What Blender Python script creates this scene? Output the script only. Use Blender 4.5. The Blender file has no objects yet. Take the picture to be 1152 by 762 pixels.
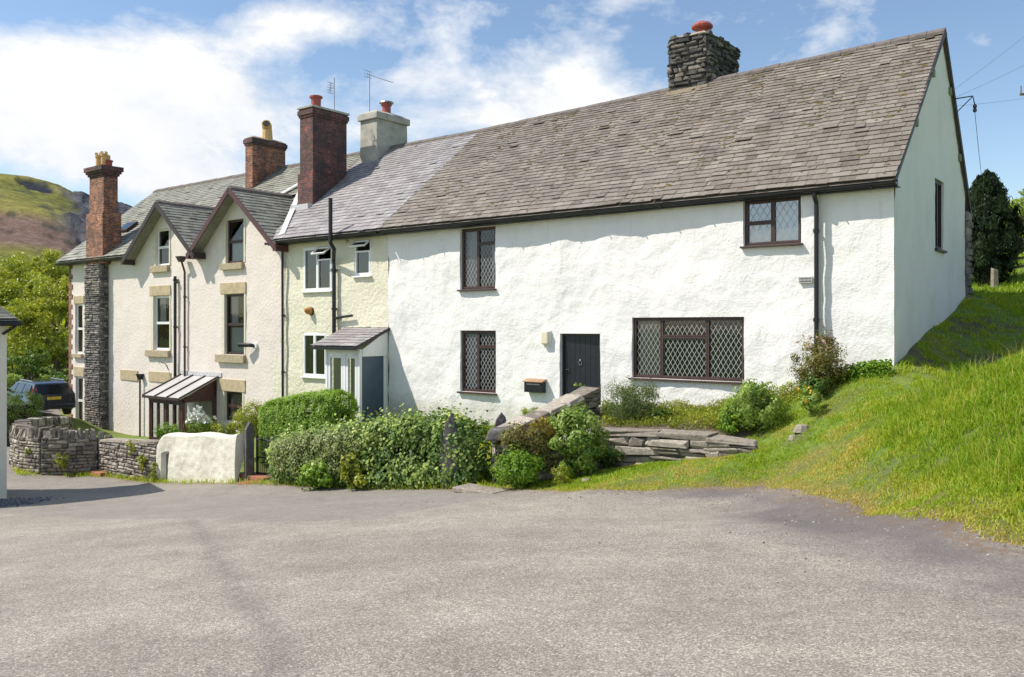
import bpy, math, random
import numpy as np
from mathutils import Matrix, Vector, noise as mnoise

rnd = random.Random(7)
rs = np.random.RandomState(11)
sc = bpy.context.scene
COL = sc.collection
EYE = 2.0                       # heights below are measured from eye level; the eye sits at world z = 2
F = 961.0
NX, NY = 0.6174, 0.7866         # facade normal (into the row of houses)
RX, RY = 0.7866, -0.6174        # along the facade, towards the near end
OFF = 18.88                     # distance of the facade plane from the camera
CX, CY = 7.95, 17.76            # near front corner of the white cottage

# ---------------------------------------------------------------- small tools
def ray(x): return (x-576.0)/F
def at(x, y, d): return Vector((ray(x)*d, d, EYE+(368.0-y)/F*d))
def onoff(x, off):
    d = off/(NX*ray(x)+NY)
    return ray(x)*d, d
def fu(x, p=0.0):
    X, d = onoff(x, OFF-p)
    return (X-CX)*RX+(d-CY)*RY
def fz(x, y, p=0.0):
    X, d = onoff(x, OFF-p)
    return (368.0-y)/F*d
def xy(u, v):                   # house frame -> world plan
    return CX+RX*u+NX*v, CY+RY*u+NY*v
KR = 0.82
def roofhit(x, y):
    a = (368.0-y)/F-KR*(NX*ray(x)+NY)
    d = (3.08+.4*KR-OFF*KR)/a
    X = ray(x)*d
    v = NX*X+NY*d-OFF
    return (X-CX)*RX+(d-CY)*RY, v, (368.0-y)/F*d

MH = Matrix.Translation((CX, CY, EYE)) @ Matrix.Rotation(math.atan2(RY, RX), 4, 'Z')
MW = Matrix.Identity(4)
WM = {}

def props(o, label=None, cat=None, group=None, kind=None):
    if label: o['label'] = label
    if cat: o['category'] = cat
    if group: o['group'] = group
    if kind: o['kind'] = kind
    return o
def root(name, label, cat, loc, rot=0.0, group=None):
    o = bpy.data.objects.new(name, None)
    o.empty_display_size = .2
    COL.objects.link(o)
    o.location = loc
    o.rotation_euler = (0, 0, rot)
    WM[o.name] = Matrix.Translation(loc) @ Matrix.Rotation(rot, 4, 'Z')
    return props(o, label, cat, group)
def wm(o): return WM.get(o.name, MW) if o is not None else MW

def mesh_arrays(name, V, Q, mat, parent=None, frame=MW, tint=None, smooth=False, cols=None):
    """V (n,3), Q (m,k) one face size; one mesh object."""
    V = np.asarray(V, dtype=np.float64); Q = np.asarray(Q, dtype=np.int32)
    M = np.array(wm(parent).inverted() @ frame)
    V = V @ M[:3, :3].T + M[:3, 3]
    me = bpy.data.meshes.new(name)
    k = Q.shape[1]
    me.vertices.add(len(V)); me.vertices.foreach_set('co', V.astype(np.float32).ravel())
    me.loops.add(Q.size); me.loops.foreach_set('vertex_index', Q.ravel())
    me.polygons.add(len(Q))
    me.polygons.foreach_set('loop_start', np.arange(0, Q.size, k, dtype=np.int32))
    me.polygons.foreach_set('loop_total', np.full(len(Q), k, dtype=np.int32))
    me.update(calc_edges=True)
    if smooth: me.polygons.foreach_set('use_smooth', np.ones(len(Q), dtype=bool))
    if tint is not None:
        a = me.attributes.new('tint', 'FLOAT', 'FACE'); a.data.foreach_set('value', np.asarray(tint, dtype=np.float32))
    if cols is not None:
        a = me.attributes.new('landcover', 'FLOAT_COLOR', 'POINT'); a.data.foreach_set('color', np.asarray(cols, dtype=np.float32).ravel())
    me.materials.append(mat)
    o = bpy.data.objects.new(name, me); COL.objects.link(o)
    if parent is not None:
        o.parent = parent
    WM[o.name] = wm(parent)
    return o

class MB:
    def __init__(s): s.v = []; s.f = []; s.t = []; s.cur = .5
    def add(s, vs, fs, t=None):
        b = len(s.v); s.v.extend([tuple(q) for q in vs])
        for f in fs:
            s.f.append([i+b for i in f]); s.t.append(s.cur if t is None else t)
    def quad(s, a, b, c, d, t=None): s.add([a, b, c, d], [(0, 1, 2, 3)], t)
    def hexa(s, p, t=None):     # 8 points: bottom 4 ccw, top 4 ccw
        s.add(p, [(3, 2, 1, 0), (4, 5, 6, 7), (0, 1, 5, 4), (1, 2, 6, 5), (2, 3, 7, 6), (3, 0, 4, 7)], t)
    def box(s, x0, x1, y0, y1, z0, z1, t=None, j=0.0):
        P = [(x0, y0, z0), (x1, y0, z0), (x1, y1, z0), (x0, y1, z0), (x0, y0, z1), (x1, y0, z1), (x1, y1, z1), (x0, y1, z1)]
        if j: P = [tuple(c+rnd.uniform(-j, j) for c in p) for p in P]
        s.hexa(P, t)
    def obox(s, c, ax, ay, az, hx, hy, hz, t=None):   # oriented box from centre, unit axes, half sizes
        c = Vector(c); ax = Vector(ax)*hx; ay = Vector(ay)*hy; az = Vector(az)*hz
        s.hexa([c-ax-ay-az, c+ax-ay-az, c+ax+ay-az, c-ax+ay-az, c-ax-ay+az, c+ax-ay+az, c+ax+ay+az, c-ax+ay+az], t)
    def beam(s, a, b, w, h, up=(0, 0, 1), t=None):
        a = Vector(a); b = Vector(b); d = (b-a); L = d.length; d.normalize()
        side = d.cross(Vector(up)); side.normalize(); u2 = side.cross(d)
        s.obox((a+b)/2, d, side, u2, L/2, w/2, h/2, t)
    def tube(s, pts, rads, n=8, t=None, cap=True):
        pts = [Vector(p) for p in pts]
        if not isinstance(rads, (list, tuple)): rads = [rads]*len(pts)
        base = len(s.v); ref = Vector((.31, .17, .93))
        for i, p in enumerate(pts):
            d = pts[min(i+1, len(pts)-1)]-pts[max(i-1, 0)]
            if d.length < 1e-9: d = Vector((0, 0, 1))
            d.normalize()
            if abs(d.dot(ref)) > .97: ref = Vector((.9, .3, .1))
            a = d.cross(ref); a.normalize(); b = d.cross(a)
            for k in range(n):
                q = 2*math.pi*k/n
                s.v.append(tuple(p+(a*math.cos(q)+b*math.sin(q))*rads[i]))
        tt = s.cur if t is None else t
        for i in range(len(pts)-1):
            for k in range(n):
                k2 = (k+1) % n
                s.f.append([base+i*n+k, base+i*n+k2, base+(i+1)*n+k2, base+(i+1)*n+k]); s.t.append(tt)
        if cap:
            s.f.append([base+k for k in range(n)][::-1]); s.t.append(tt)
            s.f.append([base+(len(pts)-1)*n+k for k in range(n)]); s.t.append(tt)
    def lathe(s, c, prof, n=16, t=None):
        cx, cy, cz = c
        s.tube([(cx, cy, cz+z) for r, z in prof], [max(r, 1e-4) for r, z in prof], n, t)
    def build(s, name, mat, parent=None, frame=MW, smooth=False, bevel=0.0):
        M = wm(parent).inverted() @ frame
        me = bpy.data.meshes.new(name)
        me.from_pydata([tuple(M @ Vector(p)) for p in s.v], [], s.f)
        a = me.attributes.new('tint', 'FLOAT', 'FACE'); a.data.foreach_set('value', np.array(s.t, dtype=np.float32))
        me.materials.append(mat)
        me.update()
        o = bpy.data.objects.new(name, me); COL.objects.link(o)
        if smooth: me.polygons.foreach_set('use_smooth', np.ones(len(me.polygons), dtype=bool))
        if bevel:
            b = o.modifiers.new('edge', 'BEVEL'); b.width = bevel; b.segments = 2; b.limit_method = 'ANGLE'; b.angle_limit = .6
        if parent is not None: o.parent = parent
        WM[o.name] = wm(parent)
        return o

# ---------------------------------------------------------------- materials
class NT:
    def __init__(s, name):
        s.m = bpy.data.materials.new(name); s.m.use_nodes = True
        s.n = s.m.node_tree.nodes; s.l = s.m.node_tree.links
        s.n.clear()
        s.out = s.n.new('ShaderNodeOutputMaterial')
        s.bsdf = s.n.new('ShaderNodeBsdfPrincipled')
        s.l.new(s.bsdf.outputs[0], s.out.inputs[0])
        s.tc = s.n.new('ShaderNodeTexCoord')
    def link(s, a, b): s.l.new(a, b)
    def noise(s, scale, detail=4, rough=.6, vec=None, stretch=None):
        n = s.n.new('ShaderNodeTexNoise'); n.inputs['Scale'].default_value = scale
        n.inputs['Detail'].default_value = detail; n.inputs['Roughness'].default_value = rough
        v = s.tc.outputs['Object'] if vec is None else vec
        if stretch:
            mp = s.n.new('ShaderNodeMapping'); mp.inputs['Scale'].default_value = stretch
            s.link(v, mp.inputs['Vector']); v = mp.outputs['Vector']
        s.link(v, n.inputs['Vector'])
        return n.outputs['Fac']
    def voro(s, scale, feature='F1', out='Distance', stretch=None):
        n = s.n.new('ShaderNodeTexVoronoi'); n.feature = feature; n.inputs['Scale'].default_value = scale
        v = s.tc.outputs['Object']
        if stretch:
            mp = s.n.new('ShaderNodeMapping'); mp.inputs['Scale'].default_value = stretch
            s.link(v, mp.inputs['Vector']); v = mp.outputs['Vector']
        s.link(v, n.inputs['Vector'])
        return n.outputs[out]
    def attr(s, name, out='Fac'):
        n = s.n.new('ShaderNodeAttribute'); n.attribute_name = name
        return n.outputs[out]
    def ramp(s, fac, stops):
        r = s.n.new('ShaderNodeValToRGB'); e = r.color_ramp.elements
        while len(e) < len(stops): e.new(.5)
        for i, (p, c) in enumerate(stops):
            e[i].position = p
            e[i].color = (c, c, c, 1) if isinstance(c, (int, float)) else (c[0], c[1], c[2], 1)
        s.link(fac, r.inputs[0])
        return r.outputs[0]
    def mix(s, fac, a, b, mode='MIX'):
        m = s.n.new('ShaderNodeMix'); m.data_type = 'RGBA'; m.blend_type = mode
        for val, idx in ((fac, 0), (a, 6), (b, 7)):
            if isinstance(val, (int, float)): m.inputs[idx].default_value = val if idx == 0 else (val, val, val, 1)
            elif isinstance(val, tuple): m.inputs[idx].default_value = (*val, 1)
            else: s.link(val, m.inputs[idx])
        return m.outputs[2]
    def math(s, op, a, b=None, c=None):
        m = s.n.new('ShaderNodeMath'); m.operation = op
        for i, val in enumerate((a, b, c)):
            if val is None: continue
            if isinstance(val, (int, float)): m.inputs[i].default_value = val
            else: s.link(val, m.inputs[i])
        return m.outputs[0]
    def bump(s, h, strength=.5, dist=.02, prev=None):
        b = s.n.new('ShaderNodeBump'); b.inputs['Strength'].default_value = strength; b.inputs['Distance'].default_value = dist
        s.link(h, b.inputs['Height'])
        if prev is not None: s.link(prev, b.inputs['Normal'])
        s.link(b.outputs[0], s.bsdf.inputs['Normal'])
        return b.outputs[0]
    def col(s, c):
        if isinstance(c, tuple): s.bsdf.inputs['Base Color'].default_value = (*c, 1)
        else: s.link(c, s.bsdf.inputs['Base Color'])
    def set(s, **k):
        for a, b in k.items(): s.bsdf.inputs[a.replace('_', ' ')].default_value = b
        return s

MATS = {}
def simple(name, c, rough=.6, var=.25, scale=8, bump=0.0, bscale=60, metallic=0.0, tint=0.0, spec=.5):
    if name in MATS: return MATS[name]
    t = NT(name)
    a = tuple(x*(1-var) for x in c); b = tuple(min(1, x*(1+var)) for x in c)
    k = t.ramp(t.noise(scale, 6, .65), [(.3, a), (.7, b)])
    if tint:
        g = t.ramp(t.attr('tint'), [(0, 1-tint), (1, 1+tint)])
        k = t.mix(1.0, k, g, 'MULTIPLY')
    t.col(k)
    t.set(Roughness=rough, Metallic=metallic)
    t.bsdf.inputs['Specular IOR Level'].default_value = spec
    if bump: t.bump(t.noise(bscale, 5, .6), bump, .01)
    MATS[name] = t.m
    return t.m

def m_render(name, c, stain=(.35, .38, .30), lump=6.0, strength=.7, stain_amt=.25, dirt_z=None):
    """painted rough render: broad trowel lumps, fine grain, faint stains"""
    t = NT(name)
    base = t.ramp(t.noise(2.2, 5, .6), [(.25, tuple(x*.93 for x in c)), (.75, c)])
    st = t.ramp(t.noise(1.1, 8, .7, stretch=(1, 1, .35)), [(.5, 0.0), (.8, 1.0)])
    base = t.mix(t.math('MULTIPLY', st, stain_amt), base, stain)
    if dirt_z is not None:
        sx = t.n.new('ShaderNodeSeparateXYZ'); t.link(t.tc.outputs['Object'], sx.inputs[0])
        dz = t.math('ADD', sx.outputs[2], t.math('MULTIPLY', t.noise(1.6, 6, .7), 1.1))
        k = t.ramp(dz, [(max(0, dirt_z-.45), 1.0), (dirt_z, 0.0)])
        base = t.mix(t.math('MULTIPLY', k, .62), base, (.46, .44, .36))
        dr = t.ramp(t.noise(3.0, 6, .75, stretch=(2.2, 2.2, .12)), [(.56, 0.0), (.74, 1.0)])
        base = t.mix(t.math('MULTIPLY', dr, .36), base, (.50, .50, .45))
    t.col(base); t.set(Roughness=.85)
    t.bsdf.inputs['Specular IOR Level'].default_value = .25
    b = t.bump(t.noise(lump, 4, .6), strength, .05)
    b2 = t.bump(t.noise(lump*4.2, 6, .68), strength*.9, .022, b)
    MATS[name] = t.m
    return t.m

def m_slate(name, stops, lichen=(.36, .34, .28), lich=.35, moss=0.0):
    t = NT(name)
    c = t.ramp(t.attr('tint'), stops)
    n = t.ramp(t.noise(9, 8, .75), [(.42, 0.0), (.66, 1.0)])
    c = t.mix(t.math('MULTIPLY', n, lich), c, lichen)
    n3 = t.ramp(t.noise(45, 4, .7), [(.35, .78), (.65, 1.16)])
    c = t.mix(1.0, c, n3, 'MULTIPLY')
    n2 = t.ramp(t.noise(1.3, 5, .6), [(.3, .82), (.7, 1.15)])
    c = t.mix(1.0, c, n2, 'MULTIPLY')
    if moss:
        n4 = t.ramp(t.noise(5.5, 6, .7), [(.58, 0.0), (.68, 1.0)])
        c = t.mix(t.math('MULTIPLY', n4, moss), c, (.16, .10, .05))
    t.col(c); t.set(Roughness=.62)
    t.bump(t.noise(30, 6, .7), .5, .01)
    return t.m

def m_stone(name, stops, lichen=(.42, .42, .34), lich=.3, bs=14):
    t = NT(name)
    c = t.ramp(t.attr('tint'), stops)
    n3 = t.ramp(t.noise(11, 8, .75), [(.3, .55), (.7, 1.35)])
    c = t.mix(1.0, c, n3, 'MULTIPLY')
    n = t.ramp(t.noise(5, 8, .75), [(.52, 0.0), (.68, 1.0)])
    c = t.mix(t.math('MULTIPLY', n, lich), c, lichen)
    t.col(c); t.set(Roughness=.9)
    t.bump(t.noise(bs, 8, .7), .9, .035)
    return t.m

def m_brick(name, a=(.42, .15, .085), b=(.26, .085, .055), mortar=(.36, .30, .25), soot=.0, sootz=None):
    t = NT(name)
    sx = t.n.new('ShaderNodeSeparateXYZ'); t.link(t.tc.outputs['Object'], sx.inputs[0])
    cb = t.n.new('ShaderNodeCombineXYZ')
    t.link(t.math('ADD', sx.outputs[0], sx.outputs[1]), cb.inputs[0]); t.link(sx.outputs[2], cb.inputs[1])
    br = t.n.new('ShaderNodeTexBrick'); t.link(cb.outputs[0], br.inputs['Vector'])
    br.inputs['Scale'].default_value = 1.0
    br.inputs['Brick Width'].default_value = .235; br.inputs['Row Height'].default_value = .082
    br.inputs['Mortar Size'].default_value = .009
    br.inputs['Color1'].default_value = (*a, 1); br.inputs['Color2'].default_value = (*b, 1); br.inputs['Mortar'].default_value = (*mortar, 1)
    br.inputs['Bias'].default_value = .0
    c = t.mix(1.0, br.outputs[0], t.ramp(t.noise(3.5, 6, .7), [(.3, .5), (.7, 1.3)]), 'MULTIPLY')
    c = t.mix(1.0, c, t.ramp(t.noise(9, 3, .5, stretch=(1, 1, 2.6)), [(.3, .45), (.5, 1.0), (.7, 1.5)]), 'MULTIPLY')
    if soot:
        k = t.ramp(t.noise(2.0, 6, .7, stretch=(1, 1, .5)), [(.35, 0.0), (.6, 1.0)])
        c = t.mix(t.math('MULTIPLY', k, soot), c, (.055, .042, .04))
    t.col(c); t.set(Roughness=.9)
    b1 = t.bump(br.outputs['Fac'], -.6, .02)
    t.bump(t.noise(60, 5, .6), .4, .01, b1)
    return t.m

def m_leaf(name, stops, trans=.35, rough=.45, spec=.35, patch=None):
    t = NT(name)
    c = t.ramp(t.attr('tint'), stops)
    if patch is not None:
        k = t.ramp(t.noise(patch[0], 4, .6), [(patch[1], 0.0), (patch[2], 1.0)])
        c = t.mix(t.math('MULTIPLY', k, patch[4]), c, patch[3])
    t.col(c); t.set(Roughness=rough)
    t.bsdf.inputs['Specular IOR Level'].default_value = spec
    tr = t.n.new('ShaderNodeBsdfTranslucent')
    bright = t.mix(1.0, c, (1.5, 1.5, .7), 'MULTIPLY')
    t.link(bright, tr.inputs[0])
    ms = t.n.new('ShaderNodeMixShader'); ms.inputs[0].default_value = trans
    t.link(t.bsdf.outputs[0], ms.inputs[1]); t.link(tr.outputs[0], ms.inputs[2])
    t.link(ms.outputs[0], t.out.inputs[0])
    return t.m

def m_glass(name, tintc=(.9, .95, .95), boost=.02, wav=.25, k=1.1):
    t = NT(name); t.n.remove(t.bsdf)
    tr = t.n.new('ShaderNodeBsdfTransparent'); tr.inputs[0].default_value = (*[c*.8 for c in tintc], 1)
    gl = t.n.new('ShaderNodeBsdfGlossy'); gl.inputs['Roughness'].default_value = .03
    fr = t.n.new('ShaderNodeFresnel'); fr.inputs[0].default_value = 1.52
    bp = t.n.new('ShaderNodeBump'); bp.inputs['Strength'].default_value = wav; bp.inputs['Distance'].default_value = .004
    t.link(t.noise(5, 2, .5), bp.inputs['Height']); t.link(bp.outputs[0], gl.inputs['Normal'])
    ms = t.n.new('ShaderNodeMixShader')
    t.link(t.math('ADD', t.math('MULTIPLY', fr.outputs[0], k), boost), ms.inputs[0])
    t.link(tr.outputs[0], ms.inputs[1]); t.link(gl.outputs[0], ms.inputs[2]); t.link(ms.outputs[0], t.out.inputs[0])
    return t.m
SUN=4.4; SKY=.125; EXPO=.34; CL=6.8
# ---------------------------------------------------------------- terrain
def plane(X, d): return -1.6+.06*X-.1*d
CP = []
for X, d in ((0, -6), (0, 0), (-8, 0), (7, 0), (-4, 5), (4, 4), (0, 6), (0, 11), (-6, 11), (-12, 10), (-10, 17), (-5, 16), (3, 11), (1, 15), (-15, 5), (-14, 18)):
    CP.append((X, d, plane(X, d)))
CP += [(-3.3, 20.4, -3.8), (-.5, 18.2, -3.4), (-8.7, 24.6, -4.43), (-13.8, 28.3, -4.85), (-16.6, 28.6, -4.75), (-13.7, 22.5, -4.62), (-10.5, 26.2, -4.65),
       (-20.4, 34.7, -4.3), (-22, 38.5, -3.8), (-20, 37.5, -3.85), (-30, 48, -3.4), (-35, 30, -4.4), (-25, 18, -4.6), (-40, 60, -1.5),
       (1.1, 16.75, -3.2), (4.5, 15.2, -2.85), (5.0, 8.3, -2.13), (5.2, 11.7, -2.46), (7, 4, -1.7), (12, 3, -.8),
       (6.0, 10, -1.60), (7.2, 12, -1.02), (8.7, 14.4, -.50), (8.15, 15.1, -.90), (7.7, 15.7, -1.22), (10, 11, -.1), (13, 14, .5), (14.5, 20, .9), (20, 10, 1.6),
       (6.23, 16, -1.86), (5.4, 14.1, -2.25), (4.9, 16.5, -2.6), (3.8, 16.2, -2.75), (2.26, 17.5, -2.95), (2.29, 19.3, -3.05), (3.2, 18.6, -2.85), (4.77, 17.35, -2.47),
       (-3.92, 27.07, -3.15), (-2, 25.6, -2.95), (-.4, 24.3, -2.8), (1.74, 22.6, -2.4), (4, 20.9, -2.3), (5.76, 19.5, -1.75), (6.4, 19, -1.42), (7.1, 18.4, -1.0), (7.95, 17.76, -.82),
       (8.92, 19.0, -.45), (9.9, 20.26, -.08), (9.1, 17.5, -1.05), (10.3, 18.7, -.80), (9.4, 16.6, -.95), (10.9, 16.6, -.65), (11.2, 20.0, -.35), (12.6, 23.7, .85), (13.6, 24, .85), (15, 25, 1.05), (13.2, 22, .35), (17, 35, 2.4), (20, 30, 2.6), (26, 45, 4.0), (28, 25, 3.6),
       (-8.47, 30.6, -3.6), (-12.9, 34.1, -4.35), (-17.9, 38, -4.6), (-20.9, 40.4, -4.4), (0, 38, -1.4), (-12, 48, -2.8), (10, 42, 1.6), (0, 60, 0), (30, 70, 5), (-20, 65, -2.0)]
CP = np.array(CP)
def _phi(r2): return np.where(r2 > 1e-9, .5*r2*np.log(np.maximum(r2, 1e-9)), 0.0)
def _solve():
    n = len(CP); A = np.zeros((n+3, n+3)); b = np.zeros(n+3)
    D = CP[:, None, :2]-CP[None, :, :2]
    A[:n, :n] = _phi((D**2).sum(-1))+np.eye(n)*.12
    A[:n, n] = 1; A[:n, n+1:] = CP[:, :2]; A[n, :n] = 1; A[n+1:, :n] = CP[:, :2].T
    b[:n] = CP[:, 2]
    return np.linalg.solve(A, b)
TW = _solve()
def HH(X, Y):
    X = np.asarray(X, float); Y = np.asarray(Y, float); sh = X.shape
    P = np.stack([X.ravel(), Y.ravel()], 1); out = np.empty(len(P)); n = len(CP)
    for i in range(0, len(P), 20000):
        p = P[i:i+20000]
        r2 = ((p[:, None, :]-CP[None, :, :2])**2).sum(-1)
        out[i:i+20000] = _phi(r2) @ TW[:n]+TW[n]+p @ TW[n+1:]
    # ease to a calm far plain
    r = np.hypot(P[:, 0]+2, P[:, 1]-24)
    k = np.clip((r-38)/40, 0, 1); k = k*k*(3-2*k)
    far = np.where(P[:, 0] > 0, 3.0, -2.5)
    return (out*(1-k)+far*k).reshape(sh)
def H(X, Y): return float(HH(np.array([X]), np.array([Y]))[0])
def G(X, Y): return H(X, Y)+EYE

def vnoise(X, Y, s, oct=4, seed=0.0):
    o = np.zeros(X.shape); X = X.ravel(); Y = Y.ravel(); r = np.empty(len(X))
    for i in range(len(X)): r[i] = mnoise.fractal(Vector((X[i]*s+seed, Y[i]*s-seed, seed*.37)), 1.0, 2.0, oct)
    return r.reshape(o.shape)

# road outline (plan)
def gp(x, y):                    # point of the picture's road edge, found on the sloping ground
    lo, hi = 3.0, 60.0
    s = (368.0-y)/F; f = lambda d: H(ray(x)*d, d)-s*d
    d = lo
    while d < hi and f(d) < 0: d += .1
    return ray(x)*d, d
right_edge = [gp(x, y) for x, y in ((590, 551), (650, 553), (720, 554), (800, 550), (858, 547), (905, 556), (960, 570), (1020, 584), (1085, 597), (1152, 617))]
bl = [onoff(x, 13.75) for x in (575, 545, 500, 400, 300, 235, 180, 122)]
road_poly = ([(-.3, 18.0)]+[p for p in right_edge]+[(6.3, 6.0), (7.6, 2.5), (8.5, -4), (9, -12), (-22, -12), (-20, 6), (-16.0, 14), (-14.2, 20.5), (-14.3, 23.5), (-17.2, 27.5), (-20.6, 33.0), (-25.5, 40), (-33, 50), (-29, 53), (-22.6, 42.6), (-20.2, 37.5), (-18.6, 34.0), (-17.6, 31.0), (-16.3, 28.3)]
             + [p for p in bl[::-1]])
RP = np.array(road_poly)
def sdist(X, Y):                 # signed distance to the road outline, positive inside
    sh = X.shape; px = X.ravel(); py = Y.ravel()
    best = np.full(px.shape, 1e9); ins = np.zeros(px.shape, bool)
    n = len(RP)
    for i in range(n):
        ax, ay = RP[i]; bx, by = RP[(i+1) % n]
        dx, dy = bx-ax, by-ay; L = dx*dx+dy*dy+1e-12
        t = np.clip(((px-ax)*dx+(py-ay)*dy)/L, 0, 1)
        best = np.minimum(best, np.hypot(px-ax-t*dx, py-ay-t*dy))
        c = ((ay > py) != (by > py)) & (px < (bx-ax)*(py-ay)/(by-ay+1e-12)+ax)
        ins ^= c
    return np.where(ins, best, -best).reshape(sh)

def axis(bps):                   # [(start, step), ...] non-uniform axis
    out = []
    for (a, st), (b, _) in zip(bps[:-1], bps[1:]):
        n = max(1, int(round((b-a)/st))); out += list(a+(b-a)*np.arange(n)/n)
    out.append(bps[-1][0]); return np.array(out)
gx = axis([(-900, 120), (-180, 20), (-60, 4), (-24, .5), (-16, .2), (-6, .13), (10, .2), (16, 1), (40, 6), (100, 40), (900, 40)])
gy = axis([(-200, 40), (-40, 5), (-10, 1), (2, .13), (22, .2), (32, .5), (50, 3), (110, 25), (900, 60), (1000, 60)])
GX, GY = np.meshgrid(gx, gy)
GZ = HH(GX, GY)
SD = sdist(GX, GY)
near = (np.abs(GX+3) < 22) & (GY > -8) & (GY < 46)
NS = np.zeros(GX.shape); NS[near] = vnoise(GX[near], GY[near], 1.1, 5, 3.3)
N2 = np.zeros(GX.shape); N2[near] = vnoise(GX[near], GY[near], .35, 3, 9.1)
ny_, nx_ = GX.shape
idx = np.arange(nx_*ny_).reshape(ny_, nx_)
Q = np.stack([idx[:-1, :-1], idx[:-1, 1:], idx[1:, 1:], idx[1:, :-1]], -1).reshape(-1, 4)
sdn = SD+NS*.16
gz = GZ+EYE+np.where(near, np.where(sdn < 0, NS*.02, -.06), 0)-np.where(SD > .5, .1, 0)
# landcover: r = dryness at the edges, g = lush tall grass, b = bare soil plus shade painted in beside the gable
dry = np.clip(1-np.abs(sdn)/.45, 0, 1)*.9+np.clip(N2*1.3-.05, 0, 1)*.8
lush = np.clip((GX-4.9-(GY-12)*.25+N2*.8)/1.3, 0, 1)*np.clip((17.2-(GX*NX+GY*NY))/.5, 0, 1)
hollow_shade = np.clip((GX*NX+GY*NY-17.3)/.5, 0, 1)*np.clip((GX-7.6)/.5, 0, 1)*np.clip((13.4-GX)/1.5, 0, 1)*np.clip((24.5-GY)/1.5, 0, 1)  # extra dark soil colour laid where the gable's shadow falls, to deepen it
bare = np.clip(NS*1.4-.25+hollow_shade*(.75+NS*1.6), 0, 1.5)
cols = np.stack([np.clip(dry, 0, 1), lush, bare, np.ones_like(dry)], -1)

t = NT('turf_soil')
cc = t.attr('landcover', 'Color'); sp = t.n.new('ShaderNodeSeparateColor'); t.link(cc, sp.inputs[0])
g1 = t.ramp(t.noise(7, 8, .7), [(.3, (.085, .15, .016)), (.7, (.20, .28, .035))])
g2 = t.ramp(t.noise(6, 6, .7), [(.3, (.05, .11, .012)), (.7, (.12, .21, .025))])
c = t.mix(sp.outputs[1], g1, g2)
dr = t.ramp(t.noise(16, 8, .75), [(.3, (.16, .085, .04)), (.7, (.32, .24, .10))])
c = t.mix(t.math('MULTIPLY', sp.outputs[0], .85), c, dr)
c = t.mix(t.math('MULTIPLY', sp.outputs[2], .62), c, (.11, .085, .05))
t.col(c); t.set(Roughness=.95); t.bump(t.noise(25, 8, .7), .9, .05)
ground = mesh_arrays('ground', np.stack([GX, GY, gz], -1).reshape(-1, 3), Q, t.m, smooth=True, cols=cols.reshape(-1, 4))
props(ground, 'grassy sloping ground around the houses', kind='structure')

# road surface: same grid, dips under the turf at its ragged edge
t = NT('weathered_asphalt')
n1 = t.noise(1.0, 8, .62); n2 = t.noise(.33, 4, .5, stretch=(.6, 1.6, 1))
c = t.ramp(n1, [(.30, (.285, .250, .205)), (.5, (.33, .290, .240)), (.70, (.38, .335, .28))])
patch = t.ramp(n2, [(.38, .90), (.64, 1.07)])
c = t.mix(1.0, c, patch, 'MULTIPLY')
vn = t.voro(95, 'F1', 'Color'); vs = t.n.new('ShaderNodeSeparateColor'); t.link(vn, vs.inputs[0])
chip = t.ramp(vs.outputs[0], [(.0, .45), (.5, .95), (.84, 1.2), (.92, 1.9)])
c = t.mix(.85, c, t.mix(1.0, c, chip, 'MULTIPLY'))
grain = t.ramp(t.noise(34, 8, .85), [(.32, .52), (.68, 1.45)])
c = t.mix(.9, c, t.mix(1.0, c, grain, 'MULTIPLY'))
dk = t.ramp(t.noise(2.3, 6, .7), [(.64, 0.0), (.76, 1.0)])
c = t.mix(t.math('MULTIPLY', dk, .35), c, (.07, .065, .066))
cc = t.attr('landcover', 'Color'); sp = t.n.new('ShaderNodeSeparateColor'); t.link(cc, sp.inputs[0])
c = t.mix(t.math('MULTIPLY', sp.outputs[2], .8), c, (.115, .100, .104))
c = t.mix(t.math('MULTIPLY', sp.outputs[1], .5), c, (.225, .208, .19))
dbr = t.ramp(t.noise(9, 6, .7), [(.4, 0.0), (.6, 1.0)])
c = t.mix(t.math('MULTIPLY', t.math('MULTIPLY', sp.outputs[0], dbr), .85), c, (.18, .11, .06))
t.col(c); t.set(Roughness=.85)
b1 = t.bump(vs.outputs[1], .55, .010); b1 = t.bump(t.noise(26, 6, .75), .6, .02, b1); t.bump(t.noise(1.3, 5, .6), .4, .05, b1)
mot = t.ramp(t.noise(3.4, 8, .78), [(.36, .87), (.64, 1.12)])
t.col(t.mix(.9, c, t.mix(1.0, c, mot, 'MULTIPLY')))
rz_ = GZ+EYE+np.minimum(.012, sdn*.12)+np.clip(SD, 0, 1)*.015*NS
edge = np.clip(1-np.abs(SD-.12+NS*.22)/.35, 0, 1)
# newer, smoother lane surface along the garden walls; darker strip below the right bank
lpts = sorted([gp(x, y) for x, y in ((0, 577), (120, 586), (215, 584), (300, 590), (425, 586), (525, 566), (580, 556))]); lpx, lpy = np.array(lpts).T
lane = np.clip((GY-np.interp(GX, lpx, lpy)+NS*.12)/.12, 0, 1)*(GX < lpx[-1])
seam = [gp(x, y) for x, y in ((212, 584), (232, 612), (252, 640), (282, 684), (322, 756))]; sx_a, sy_a = np.array(seam).T
sd_seam = np.abs(GX-np.interp(GY, sy_a[::-1], sx_a[::-1])-NS*.12); seamk = np.clip(1-sd_seam/.16, 0, 1)*(GY > sy_a[-1]-2)*(GY < sy_a[0])*.55
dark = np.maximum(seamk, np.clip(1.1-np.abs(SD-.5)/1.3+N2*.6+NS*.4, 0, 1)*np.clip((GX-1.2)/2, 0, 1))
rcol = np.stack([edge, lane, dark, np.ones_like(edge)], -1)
ok = (SD > -.8).ravel()
keep = ok[Q].all(1)
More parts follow.
